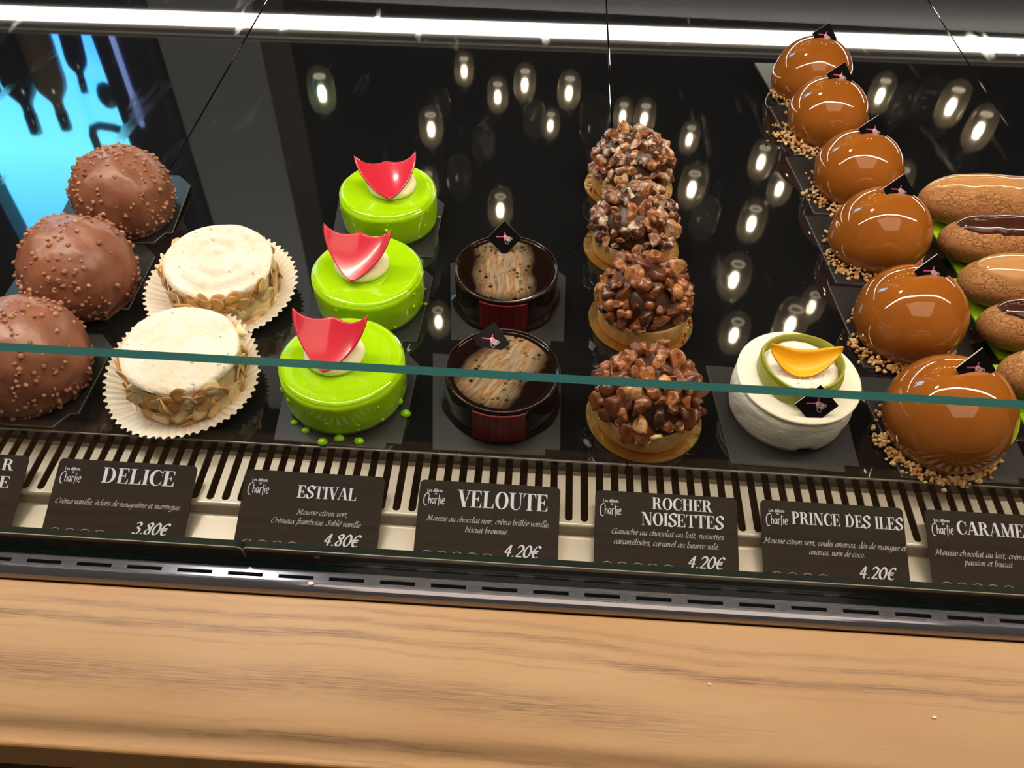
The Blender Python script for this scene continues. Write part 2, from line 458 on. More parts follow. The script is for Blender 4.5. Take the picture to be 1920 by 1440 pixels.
# slotted rail with rounded nose
b = MB()
zr = -.007; y0, y1 = -.0735, -.0903; sl0, sl1 = -.0864, -.0890; pitch = .029; half = .0100
sl0, sl1 = -.0866, -.0889
for i in range(-18, 19):
    xc = -.0310 + pitch * i
    a, c_, d, e = xc - pitch / 2, xc - half, xc + half, xc + pitch / 2
    ys = [y0, sl0, sl1, y1]
    xs = [a, c_, d, e]
    for ix in range(3):
        for iy in range(3):
            if ix == 1 and iy == 1:
                b.add([(xs[1], sl0, zr), (xs[2], sl0, zr), (xs[2], sl0, zr - .004), (xs[1], sl0, zr - .004)], [(0, 1, 2, 3)])
                b.add([(xs[1], sl1, zr), (xs[2], sl1, zr), (xs[2], sl1, zr - .004), (xs[1], sl1, zr - .004)], [(0, 3, 2, 1)])
                b.add([(xs[1], sl0, zr - .004), (xs[2], sl0, zr - .004), (xs[2], sl1, zr - .004), (xs[1], sl1, zr - .004)], [(0, 3, 2, 1)], 1)
                continue
            b.add([(xs[ix], ys[iy], zr), (xs[ix + 1], ys[iy], zr), (xs[ix + 1], ys[iy + 1], zr), (xs[ix], ys[iy + 1], zr)], [(0, 3, 2, 1)])
xa, xb = -.031 - pitch * 18.5, -.031 + pitch * 18.5
R = .0058
prof = [(y1, zr)] + [(y1 - R * math.sin(PI / 2 * k / 8), zr - R * (1 - math.cos(PI / 2 * k / 8))) for k in range(1, 9)] + [(y1 - R, -.0140)]
n = len(prof)
b.add([(x, y, z) for x in (xa, xb) for y, z in prof], [(i, i + 1, n + i + 1, n + i) for i in range(n - 1)])
rail = tag(b.obj('slotted_rail', ['rail_steel', 'dark_void']), 'stainless steel rail with a row of narrow slots along the wooden counter', 'rail')
b = MB(); b.box((xa, -.0938, -.034), (xb, -.0745, -.0142)); tag(b.obj('rail_base', 'case_dark', None), 'dark base profile under the slotted steel rail', 'profile')

# low dark glass strips that stop the price cards
for x0, x1, lab in ((-.60, -.1494, 'low dark glass strip in front of the leftmost price cards'),
                    (-.1486, .60, 'long low dark glass strip in front of the middle and right price cards')):
    pts = rounded_rect(x0, -.0070, x1, .0058, .0028)
    b = MB(); n = len(pts)
    b.add([(x, -.0782, z) for x, z in pts] + [(x, -.0738, z) for x, z in pts], [tuple(range(n))], 1)
    k = 0
    b.f += [tuple(range(n, 2 * n))[::-1]] + [(i, n + i, n + (i + 1) % n, (i + 1) % n) for i in range(n)]
    b.m += [0] * (n + 1)
    o = tag(b.obj('glass_strip', ['strip_dark', 'strip_face']), lab, 'glass strip')
    v, f = tube([(x, -.0783, z) for x, z in pts if z > -.004 or x in (x0, x1)], .00035, 6)
    mesh_obj('rim', v, f, 'strip_glint', o, True)  # pale tube imitates the highlight along the strip's upper edge

# front pane of clear glass
b = MB(); b.box((-.64, -.0832, -.0068), (.64, -.0786, .1655))
b.m = [2, 1, 0, 1, 0, 1]
tag(b.obj('front_glass', ['pane_glass', 'glass_edge', 'strip_dark']), 'clear front glass pane with teal polished top edge', 'glass pane')

# wooden counter ledge, cabinet front, case body
counter = thing('counter', 'light brown wooden counter ledge in front of the pastry case', 'counter', (0, 0, 0))
b = MB(); b.box((-.9, -.1858, -.046), (.9, -.0962, -.0138))
bevel(b.obj('ledge', 'wood', counter), .0018, 3)
b = MB(); b.box((-.9, -.168, -.9), (.9, -.13, -.047)); tag(b.obj('front_panel', 'wood_front', counter), 'dark front panel')
case = thing('display_case', 'dark body of the pastry case carrying the black shelf panels', 'display case', (0, 0, 0))
b = MB(); b.box((-.9, .0, -.9), (.9, .95, -.08)); b.obj('body', 'case_dark', case)
b = MB(); b.box((-1.0, .955, -.9), (1.1, .975, .143)); b.obj('back_panel', 'case_dark', case)
t = thing('light_strip', 'glowing white light strip along the back of the case, mirrored in the shelf', 'light strip', (0, .925, .1585), (0, math.radians(.9), 0))
b = MB(); b.box((-1.15, -.008, -.008), (1.25, .004, .007)); b.obj('diffuser', 'led_back', t)
b = MB(); b.box((-1.15, -.010, .0074), (1.25, .02, .0125)); b.box((-1.15, -.014, .0185), (1.25, .02, .0205)); b.box((-1.15, -.004, .0125), (1.25, .02, .0185)); b.box((-1.15, -.012, .026), (1.25, .02, .0268)); b.obj('channel', 'alu', t)
t = thing('light_strip', 'white light strip under the canopy above the cakes', 'light strip', (0, .16, .63))
b = MB(); b.box((-1.1, -.011, -.004), (1.1, .011, 0)); b.obj('diffuser', 'led_white', t)
b = MB(); b.box((-1.12, -.016, .0002), (1.12, .016, .02)); b.obj('channel', 'case_dark', t)

# room shell seen in the black mirror
def wall(name, a, c, m):
    b = MB(); b.box(a, c); return tag(b.obj(name, m), kind='structure')
wall('floor', (-4, -3, -.95), (4.5, 5.4, -.9), 'floor_tile')
wall('ceiling', (-4, .9, 2.5), (4.5, 5.4, 2.55), 'ceiling_dark')
wall('wall_back', (-4, 5.3, -.9), (4.5, 5.4, 2.55), 'wall_dark')
wall('wall_left', (-4.1, .0, -.9), (-4, 5.4, 2.55), 'wall_dark')
wall('wall_right', (4.5, .0, -.9), (4.6, 5.4, 2.55), 'wall_dark')

# ------------------------------------------------------------------ lettering
def catmull(p, k=5):
    if len(p) < 3: return [Vector((*q, 0)) for q in p]
    P_ = [p[0]] + list(p) + [p[-1]]; out = []
    for i in range(1, len(P_) - 2):
        a, b_, c, d = [Vector((*P_[j], 0)) for j in (i - 1, i, i + 1, i + 2)]
        for s in range(k):
            u = s / k
            out.append(.5 * ((2 * b_) + (c - a) * u + (2 * a - 5 * b_ + 4 * c - d) * u * u + (3 * b_ - a - 3 * c + d) * u ** 3))
    out.append(Vector((*p[-1], 0))); return out

def nib_stroke(b, pts, wide, hair, ang, xf, z=0.0):
    q = catmull(pts)
    nd = Vector((math.cos(ang), math.sin(ang), 0))
    L = []; n = len(q)
    for i in range(n):
        d = q[min(i + 1, n - 1)] - q[max(i - 1, 0)]
        if d.length < 1e-9: d = Vector((1, 0, 0))
        d.normalize(); nn = Vector((-d.y, d.x, 0))
        w_ = hair + (wide - hair) * abs(d.x * nd.y - d.y * nd.x)
        L.append((q[i] + nn * w_ / 2, q[i] - nn * w_ / 2))
    v = [(*xf(p.x, p.y), z) for pr in L for p in pr]
    b.add(v, [(2 * i, 2 * i + 1, 2 * i + 3, 2 * i + 2) for i in range(n - 1)])

dot = lambda x, y: [(x - .06, y), (x + .06, y)]
AC = {"'": [(.30, 1.25), (.52, 1.58)], '`': [(.52, 1.25), (.28, 1.58)], '^': [(.18, 1.25), (.40, 1.55), (.60, 1.25)]}
EE = [(.1, .52), (.55, .62), (.58, .92), (.36, 1.0), (.1, .62), (.12, .15), (.36, 0), (.64, .2)]
G = {  # italic skeletons: advance, strokes (x-height 1, ascender 1.75, descender -.7)
 'a': (.86, [[(.66, .88), (.42, 1), (.12, .62), (.1, .12), (.3, 0), (.6, .5), (.68, .98)], [(.70, 1), (.64, .25), (.72, 0), (.88, .15)]]),
 'b': (.80, [[(.3, 1.75), (.14, 1.6), (.12, .2), (.34, 0), (.66, .4), (.6, .9), (.4, 1), (.14, .6)]]),
 'c': (.66, [[(.6, .85), (.4, 1), (.12, .62), (.12, .15), (.34, 0), (.62, .2)]]),
 'd': (.86, [[(.66, .88), (.42, 1), (.12, .62), (.1, .12), (.3, 0), (.58, .4), (.66, 1)], [(.5, 1.75), (.68, 1.7), (.66, .3), (.72, 0), (.88, .15)]]),
 'e': (.68, [EE]),
 'f': (.52, [[(.66, 1.6), (.5, 1.76), (.32, 1.4), (.22, .2), (.12, -.6), (-.08, -.62)], [(.06, .95), (.52, .95)]]),
 'g': (.82, [[(.66, .9), (.4, 1), (.12, .62), (.12, .2), (.32, .05), (.58, .5), (.68, 1), (.62, -.3), (.36, -.7), (.08, -.5)]]),
 'h': (.86, [[(.24, 1.75), (.12, 1.6), (.12, 0)], [(.12, .55), (.42, 1), (.62, .85), (.58, .2), (.66, 0), (.84, .15)]]),
 'i': (.42, [[(.04, .85), (.18, 1), (.15, .2), (.22, 0), (.40, .15)], dot(.2, 1.45)]),
 'l': (.42, [[(.30, 1.72), (.14, 1.72), (.15, .2), (.22, 0), (.40, .15)]]),
 'm': (1.28, [[(.0, .85), (.14, 1), (.12, 0)], [(.12, .5), (.38, 1), (.52, .85), (.50, 0)], [(.50, .5), (.76, 1), (.92, .85), (.88, .2), (.96, 0), (1.16, .15)]]),
 'n': (.86, [[(.0, .85), (.14, 1), (.12, 0)], [(.12, .5), (.42, 1), (.60, .85), (.56, .2), (.64, 0), (.84, .15)]]),
 'o': (.78, [[(.4, 1), (.12, .65), (.12, .2), (.34, 0), (.62, .35), (.62, .8), (.4, 1)]]),
 'p': (.84, [[(.0, .9), (.16, 1), (.12, -.7)], [(.12, .5), (.4, 1), (.66, .8), (.64, .3), (.36, 0), (.14, .12)]]),
 'r': (.58, [[(.0, .85), (.14, 1), (.12, 0)], [(.12, .5), (.34, .96), (.56, .92)]]),
 's': (.60, [[(.54, .88), (.34, 1), (.14, .8), (.5, .3), (.36, .02), (.06, .12)]]),
 't': (.50, [[(.22, 1.35), (.16, .3), (.24, 0), (.46, .15)], [(.02, .95), (.44, .97)]]),
 'u': (.86, [[(.0, .85), (.14, 1), (.12, .2), (.3, 0), (.58, .5)], [(.62, 1), (.58, .2), (.66, 0), (.84, .15)]]),
 'v': (.74, [[(.0, .9), (.14, 1), (.28, 0), (.56, .5), (.6, 1)]]),
 'w': (1.10, [[(.0, .9), (.14, 1), (.24, 0), (.54, 1)], [(.54, 1), (.62, 0), (.92, .5), (.98, 1)]]),
 'x': (.76, [[(.05, .95), (.2, .9), (.5, .1), (.72, .05)], [(.68, .98), (.1, .0), (-.06, -.1)]]),
 'M': (1.5, [[(-.1, 1.3), (.06, 1.5), (.3, 1.5), (.12, 0), (-.1, .0)], [(.3, 1.5), (.6, .2)], [(.6, .2), (1.1, 1.55)], [(1.1, 1.55), (1.06, .2), (1.14, 0), (1.36, .15)]]),
 'C': (1.15, [[(1.04, 1.3), (.84, 1.55), (.4, 1.3), (.12, .6), (.3, .05), (.66, .0), (.98, .3)]]),
 'G': (1.25, [[(1.04, 1.3), (.84, 1.55), (.4, 1.3), (.12, .6), (.3, .05), (.66, .0), (.98, .6)], [(.66, .68), (1.1, .68)], [(1.0, .66), (.96, -.1)]]),
 'S': (.95, [[(.88, 1.35), (.62, 1.55), (.34, 1.25), (.62, .7), (.56, .12), (.2, .0), (.0, .25)]]),
 '.': (.4, [dot(.14, .06)]), ',': (.4, [[(.18, .1), (.14, -.1), (.02, -.3)]]), ' ': (.46, []),
}
for ch, bs, ac in (('é', 'e', "'"), ('è', 'e', '`'), ('ê', 'e', '^'), ('û', 'u', '^')):
    G[ch] = (G[bs][0], G[bs][1] + [AC[ac]])
D = {  # digits (height 1)
 '0': (.62, [[(.3, 1), (.06, .6), (.08, .2), (.28, 0), (.52, .35), (.5, .85), (.3, 1)]]),
 '2': (.60, [[(.06, .78), (.26, 1), (.5, .8), (.36, .45), (.04, .03)], [(.04, .04), (.5, .04)]]),
 '3': (.58, [[(.08, .88), (.3, 1), (.48, .8), (.2, .56)], [(.2, .56), (.48, .4), (.38, .06), (.16, 0), (.0, .1)]]),
 '4': (.60, [[(.42, 1), (.02, .34)], [(.02, .34), (.54, .34)], [(.42, 1), (.34, 0)]]),
 '8': (.62, [[(.32, 1), (.12, .8), (.4, .46), (.36, .05), (.14, .03), (.06, .28), (.44, .66), (.48, .9), (.32, 1)]]),
 '.': (.34, [[(.10, .05), (.18, .05)], [(.14, .01), (.14, .09)]]),
 '€': (.70, [[(.66, .85), (.46, 1), (.2, .7), (.16, .25), (.34, 0), (.58, .12)], [(.02, .58), (.54, .58)], [(.0, .42), (.5, .42)]]),
}
def script_width(s, T=G): return sum(T[c][0] for c in s)
def script(b, s, x, y, size, T=G, wide=.16, hair=.06, ang=.75, shear=.26, align='l', kx=1.0, z=0.0):
    W = script_width(s, T) * size * kx
    if align == 'c': x -= W / 2
    if align == 'r': x -= W
    for c in s:
        adv, strokes = T[c]
        for st in strokes:
            nib_stroke(b, st, wide, hair, ang, lambda u, v_, x=x: (x + (u * kx + v_ * shear) * size, y + v_ * size), z)
        x += adv * size * kx

S_, H_ = .20, .045
def cap_polys(c):
    """high-contrast roman capitals: list of (x, y) polygons, height 1, and the advance"""
    R_ = lambda x0, y0, x1, y1: [(x0, y0), (x1, y0), (x1, y1), (x0, y1)]
    def stem(x, w_=S_, top=True, bot=True, e=.09):
        o = [R_(x, 0, x + w_, 1)]
        if bot: o.append(R_(x - e, 0, x + w_ + e, H_))
        if top: o.append(R_(x - e, 1 - H_, x + w_ + e, 1))
        return o
    def ring(cx, cy, rx, ry, ix, iy, a0, a1, sh=0.0, n=20):
        o = []
        for k in range(n):
            t0, t1 = a0 + (a1 - a0) * k / n, a0 + (a1 - a0) * (k + 1) / n
            p = lambda t_, r_, q_, s_: (cx + s_ + r_ * math.cos(t_), cy + q_ * math.sin(t_))
            o.append([p(t0, rx, ry, 0), p(t1, rx, ry, 0), p(t1, ix, iy, sh), p(t0, ix, iy, sh)])
        return o
    def diag(x0, y0, x1, y1, w_): return [[(x0, y0), (x0 + w_, y0), (x1 + w_, y1), (x1, y1)]]
    tri = lambda x, y, dx, dy: [[(x, y), (x - dx, y), (x, y + dy)]]
    h2 = PI / 2
    if c == 'D': return stem(.09) + ring(.38, .5, .44, .5, .24, .5 - H_, -h2, h2) + [R_(.2, 0, .4, H_), R_(.2, 1 - H_, .4, 1)], .92
    if c in 'EL':
        o = stem(.09) + [R_(.2, 0, .70, H_)] + tri(.70, 0, .14, .34)
        if c == 'E': o += [R_(.2, 1 - H_, .67, 1)] + tri(.67, 1, .14, -.30) + [R_(.2, .48, .5, .48 + H_)] + [[(.52, .32), (.52, .70), (.42, .50)]]
        return o, .78
    if c == 'I': return stem(.09), .42
    if c == 'T': return stem(.30, top=False) + [R_(.0, 1 - H_, .80, 1)] + tri(.80, 1, .13, -.32) + tri(.0, 1, -.13, -.32), .84
    if c == 'H': return stem(.09) + stem(.60) + [R_(.2, .48, .65, .48 + H_)], .93
    if c == 'N': return stem(.12, H_, True, True, .1) + diag(.10, 1, .62, 0, .22)[:1] + stem(.78, H_, True, False, .1), .97
    if c == 'M': return stem(.12, H_, True, True, .1) + diag(.10, 1, .42, 0, .2) + diag(.80, 1, .46, 0, .05) + stem(.80), 1.13
    if c == 'V': return diag(.06, 1, .36, 0, .21) + diag(.72, 1, .42, 0, .05) + [R_(-.04, 1 - H_, .38, 1), R_(.58, 1 - H_, .88, 1)], .84
    if c == 'A': return diag(.40, 1, .06, 0, .05) + diag(.36, 1, .62, 0, .21) + [R_(-.04, 0, .22, H_), R_(.52, 0, .92, H_), R_(.2, .3, .62, .3 + H_)], .92
    if c == 'O': return ring(.43, .5, .42, .52, .22, .47, 0, 2 * PI, 0, 32), .90
    if c == 'C': return ring(.43, .5, .42, .52, .26, .47, .75, 2 * PI - .75, .06, 28) + [R_(.76, .60, .79, .98), R_(.72, .10, .75, .32)], .84
    if c == 'U': return [R_(.09, .3, .29, 1), R_(.0, 1 - H_, .40, 1), R_(.70, .3, .745, 1), R_(.58, 1 - H_, .86, 1)] + ring(.4175, .3, .3275, .32, .29, .27, PI, 2 * PI, .0) + [[(.09, .3), (.29, .3), (.34, .06), (.2, .08)]], .90
    if c in 'PR':
        o = stem(.09) + ring(.36, .74, .34, .26, .14, .26 - H_, -h2, h2) + [R_(.2, 1 - H_, .38, 1), R_(.2, .48, .38, .48 + H_)]
        if c == 'R': return o + diag(.40, .5, .60, .03, .19) + [R_(.60, 0, .90, H_ * 1.4)], .90
        return o, .76
    return [], .4
def title(b, s, x0, y, x1, h, accent=None):
    adv = [(cap_polys(c)[1] if c != ' ' else .42) for c in s]
    k = (x1 - x0) / sum(adv); x = x0
    for c, a in zip(s, adv):
        if c == 'S':
            nib_stroke(b, [(.62, .74), (.60, .92), (.36, .99), (.12, .80), (.24, .58), (.5, .42), (.58, .2), (.34, .01), (.1, .08), (.06, .28)], .20, .05, .35, lambda u, v_, x=x: (x + u * k, y + v_ * h))
        elif c != ' ':
            for poly in cap_polys(c)[0]:
                b.add([(x + u * k, y + v_ * h, 0) for u, v_ in poly], [tuple(range(len(poly)))])
        x += a * k
S_ADV = .70
_cp = cap_polys
def cap_polys(c):
    if c == 'S': return [], S_ADV
    return _cp(c)

LOGO = {  # tall hand-drawn letters, height 1
 'C': [(.42, .98), (.2, .98), (.05, .7), (.05, .2), (.2, -.12), (.42, -.08)],
}
def logo(b, x, y, s):
    """hand-lettered house mark: small line over tall condensed letters"""
    xf = lambda u, v_: (x + u * s, y + v_ * s)
    mono = lambda pts, w_=.07: nib_stroke(b, pts, w_, w_ * .8, .6, xf)
    mono([(.48, 1.0), (.30, 1.06), (.08, .78), (.03, .25), (.16, -.12), (.36, -.12)], .085)
    mono([(.52, .92), (.50, .05)]); mono([(.51, .38), (.64, .56), (.72, .42), (.70, .05)])
    mono([(1.04, .52), (.9, .58), (.82, .3), (.92, .06), (1.02, .28), (1.06, .60)]); mono([(1.06, .60), (1.05, .05)])
    mono([(1.20, .62), (1.19, .0)]); mono([(1.20, .42), (1.28, .6), (1.38, .58)])
    mono([(1.52, .98), (1.49, -.14)])
    mono([(1.68, .60), (1.67, .05)]); mono([(1.68, .80), (1.69, .84)], .1)
    mono([(1.84, .32), (2.02, .38), (2.04, .58), (1.92, .62), (1.82, .3), (1.90, .05), (2.06, .14)])
    # small upper line and middle word
    sm = lambda pts, ox, oy, k: nib_stroke(b, pts, .24, .2, .6, lambda u, v_: (x + (ox + u * k) * s, y + (oy + v_ * k) * s))
    ox = .30
    for c in 'Les délices':
        if c == ' ': ox += .10; continue
        if c == 'L': sts, a = [[(.1, 1.6), (.1, 0)], [(.1, 0), (.7, 0)]], .85
        elif c == 'é': sts, a = [[(.1, .5), (.66, .5)], [(.66, .5), (.56, .9), (.2, .95), (.08, .5), (.22, .06), (.62, .12)], [(.3, 1.25), (.56, 1.5)]], .85
        elif c == 'e': sts, a = [[(.1, .5), (.66, .5)], [(.66, .5), (.56, .9), (.2, .95), (.08, .5), (.22, .06), (.62, .12)]], .85
        elif c == 's': sts, a = [[(.5, .85), (.2, .95), (.1, .7), (.5, .3), (.4, .05), (.06, .1)]], .68
        elif c == 'd': sts, a = [[(.7, 1.6), (.7, 0)], [(.7, .8), (.4, 1), (.1, .6), (.16, .1), (.45, 0), (.7, .3)]], .92
        elif c == 'l': sts, a = [[(.1, 1.6), (.1, 0)]], .32
        elif c == 'i': sts, a = [[(.1, 1), (.1, 0)], [(.07, 1.4), (.13, 1.4)]], .32
        elif c == 'c': sts, a = [[(.6, .85), (.36, 1), (.08, .6), (.16, .1), (.4, 0), (.62, .15)]], .76
        for st in sts: sm(st, ox, 1.22, .20)
        ox += a * .20
    ox = 1.06
    for c in 'de':
        sts = [[(.7, 1.6), (.7, 0)], [(.7, .8), (.4, 1), (.1, .6), (.16, .1), (.45, 0), (.7, .3)]] if c == 'd' else [[(.1, .5), (.66, .5)], [(.66, .5), (.56, .9), (.2, .95), (.08, .5), (.22, .06), (.62, .12)]]
        for st in sts: sm(st, ox, .96, .13)
        ox += .12

MMU = .001
def price_card(x, label, titles, lines, price, px_, icons=4, show_logo=True):
    W, Hc = .0858, .054
    t = thing('price_card', label, 'price card', (x, -.0716, -.0188), (math.radians(21), 0, 0), 'price cards along the front rail')
    b = MB(); b.prism(rounded_rect(-W / 2, 0, W / 2, Hc, .003), 0, .0008); b.obj('card', 'card_black', t)
    L = -W / 2; T = Hc
    def out(bm, nm, mt):
        if bm.v:
            o = bm.obj(nm, mt, t); o.location.z = .00092
    b = MB()
    for s, u0, v0, u1, h in titles: title(b, s, L + u0 * MMU, T - (v0 + h) * MMU, L + u1 * MMU, h * MMU)
    if 'DES' in titles[0][0]:
        nib_stroke(b, [(L + 52.4 * MMU, T - 7.0 * MMU), (L + 53.6 * MMU, T - 5.6 * MMU)], .0006, .0006, 0, lambda u, v_: (u, v_))
    out(b, 'title_lettering', 'print_white')
    b = MB()
    for s, uc, v0, wmm in lines:
        k = wmm * MMU / (script_width(s) * .00205)
        script(b, s, L + uc * MMU, T - v0 * MMU, .00205, wide=.20, hair=.075, align='c', kx=k)
    out(b, 'description_lettering', 'print_grey')
    b = MB(); script(b, price, L + px_ * MMU, T - 43.6 * MMU, .0070, T=D, wide=.17, hair=.05, ang=.5, shear=.22, align='r', kx=1.05); out(b, 'price_lettering', 'print_white')
    if show_logo:
        b = MB(); logo(b, L + 3.0 * MMU, T - 14.8 * MMU, .0062); out(b, 'logo_lettering', 'print_white')
    for k in range(icons):
        b = MB(); c0 = (L + (8.0 + 9.0 * k) * MMU, T - 46.6 * MMU)
        for q in range(24):
            a0, a1 = 2 * PI * q / 24, 2 * PI * (q + 1) / 24
            b.add([(c0[0] + r_ * math.cos(a), c0[1] + r_ * math.sin(a), 0) for r_, a in ((.0040, a0), (.0040, a1), (.0037, a1), (.0037, a0))], [(0, 1, 2, 3)])
        pt = [(-.0012, -.0016), (0, .0018), (.0012, -.0016)] if k % 2 == 0 else [(-.0012, .0008), (.0, .0018), (.0012, .0006), (.0, -.0014)]
        nib_stroke(b, [(c0[0] + p[0], c0[1] + p[1]) for p in pt], .0004, .0003, .6, lambda u, v_: (u, v_))
        out(b, 'allergen_icon', 'print_grey')
    b = MB(); b.box((-.03, .036, -.0105), (.03, .046, -.0002)); b.obj('card_stand', 'acrylic', t)
    return t
price_card(-.3405, 'black price card cut off by the left edge of the photo', [('R', 70.5, 2.6, 78, 7.2), ('E', 71.5, 13.5, 78.5, 7.2)], [('nde.', 69, 32.5, 8)], '4.20€', 75, 0, False)
price_card(-.2355, 'black price card marked 3.80€ in front of the powdered almond cakes', [('DELICE', 28.5, 4.2, 74, 9.6)], [('Crème vanille, éclats de nougatine et meringue.', 42, 27.8, 77)], '3.80€', 75.5, 4)
price_card(-.1195, 'black price card marked 4.80€ in front of the lime green cakes', [('ESTIVAL', 33.5, 8.2, 70, 7.6)], [('Mousse citron vert,', 50.5, 26, 31), ('Crémeux framboise, Sablé vanille', 47, 31.8, 54)], '4.80€', 74.5, 4)
price_card(-.0120, 'black price card marked 4.20€ in front of the dark glazed cakes', [('VELOUTE', 23.5, 5.0, 79, 10.4)], [('Mousse au chocolat noir, crème brûlée vanille,', 43, 24.8, 74), ('biscuit brownie.', 42.5, 30.6, 26)], '4.20€', 74.5, 5)
price_card(.0950, 'black price card marked 4.20€ in front of the hazelnut tarts', [('ROCHER', 34.5, 2.6, 71, 7.2), ('NOISETTES', 28, 12.0, 77.5, 7.8)], [('Ganache au chocolat au lait, noisettes', 43.5, 26, 67), ('caramélisées, caramel au beurre salé.', 43, 32, 63)], '4.20€', 76.5, 5)
price_card(.1950, 'black price card marked 4.20€ in front of the white coconut cake', [('PRINCE DES ILES', 18.5, 6.3, 85, 7.4)], [('Mousse citron vert, coulis ananas, dés de mangue et', 43.2, 26, 84), ('ananas, noix de coco.', 44, 31.4, 33)], '4.20€', 77, 4)
price_card(.2940, 'black price card at the right edge of the photo, under the caramel domes', [('CARAMEL', 18, 6.0, 64, 8.0)], [('Mousse chocolat au lait, crémeux', 32, 27, 57), ('passion et biscuit', 34, 32, 28)], '4.20€', 76, 5)

# ------------------------------------------------------------------ cake boards
def board_shape(w_, d, ch=.009, no=.008):
    # front-left corner chamfered, front-right corner notched, back corners likewise turned round
    return [(-w_ / 2 + ch, -d / 2), (w_ / 2 - no * 1.2, -d / 2), (w_ / 2 - no * 1.2, -d / 2 + no * .6), (w_ / 2, -d / 2 + no * .6), (w_ / 2, d / 2 - ch),
            (w_ / 2 - ch, d / 2), (-w_ / 2, d / 2)]
def board_shape_rounded(w_, d, ch=.009):
    return [(-w_ / 2 + ch, -d / 2), (w_ / 2 - ch, -d / 2), (w_ / 2 - ch * .45, -d / 2 + ch * .95), (w_ / 2, -d / 2 + ch), (w_ / 2, d / 2 - ch), (w_ / 2 - ch, d / 2), (-w_ / 2 + ch, d / 2), (-w_ / 2, d / 2 - ch), (-w_ / 2, -d / 2 + ch)]
BT = .0012
def make_board(shape, m, name='cake_board'):
    b = MB(); b.prism(shape, 0, BT, 0, 1)
    return b.obj(name, [m, 'board_edge'] if m != 'board_lime' else [m, m])
BOARDS = {}
def board(kind, x, y, label, rz=0.0, tilt=0.0, group='black cake boards on the shelf'):
    if kind not in BOARDS:
        sh = {'caramel': lambda: board_shape(.0925, .0835, .0105, .008), 'green': lambda: board_shape(.0895, .083), 'rocher': lambda: board_shape_rounded(.094, .0835, .012),
              'lime': lambda: board_shape(.11, .086, .009)}[kind]()
        o = make_board(sh, 'board_lime' if kind == 'lime' else 'board_black'); BOARDS[kind] = o
    else:
        o = BOARDS[kind].copy(); COL.objects.link(o)
    o.location = (x, y, .0002 + abs(math.sin(tilt)) * .0418); o.rotation_euler = (tilt, 0, rz)
    return tag(o, label, 'cake board', group)
ORD6 = ['backmost', 'second from the back', 'third from the back', 'fourth from the back', 'second from the front', 'frontmost']
car_y = [.4735, .3985, .3075, .2235, .1275, .0365]
bd_y = [.4910, .4030, .3150, .2262, .1370, .0440]
bd_x = [.2733, .2745, .2757, .2770, .2785, .2800]
for i in range(6):
    board('caramel', bd_x[i], bd_y[i], 'black cake board under the %s caramel dome' % ORD6[i], [.03, .0, .0, -.02, -.03, .0][i])
for i, (x, y, rz) in enumerate([(-.1170, .2270, -.02), (-.1160, .1350, -.05), (-.1145, .0430, -.03)]):
    board('green', x, y, 'black cake board under the %s lime green cake' % ('back', 'middle', 'front')[i], rz)
for i, (x, y, rz) in enumerate([(-.0135, .1420, .0), (-.0150, .0440, .01)]):
    board('green', x, y, 'black cake board under the %s dark glazed cake' % ('back', 'front')[i], rz)
board('green', .1745, .0460, 'black cake board under the white coconut cake', -.02)
for i, (x, y, tl) in enumerate([(-.3310, .2280, 0.06), (-.3330, .1420, 0.0), (-.3290, .0440, 0.0)]):
    board('rocher', x, y, 'black cake board under the %s milk chocolate nut dome' % ('back', 'middle', 'front')[i], [.06, .02, .0][i], tl)
for i, (x, y) in enumerate([(.3850, .2460), (.3858, .1540), (.3866, .0620)]):
    board('lime', x, y, 'lime green board under the %s eclairs' % ('back', 'middle', 'front')[i], group='lime boards under the eclairs')

def crumbs(name, n, spot, rr, m, parent, kind='stuff', ic=ICO1, seed=1):
    r = random.Random(seed); b = MB()
    for i in range(n):
        p, nn = spot(r, i)
        s = rr[0] + (rr[1] - rr[0]) * r.random()
        rot = Matrix.Rotation(r.random() * 6, 3, 'X') @ Matrix.Rotation(r.random() * 6, 3, 'Z')
        sc = Vector((1, .7 + .5 * r.random(), .6 + .5 * r.random())) * s
        b.add([Vector(p) + rot @ Vector((q.x * sc.x, q.y * sc.y, q.z * sc.z)) for q in ic[0]], ic[1])
    o = b.obj(name, m, parent)
    if kind: o['kind'] = kind
    return o

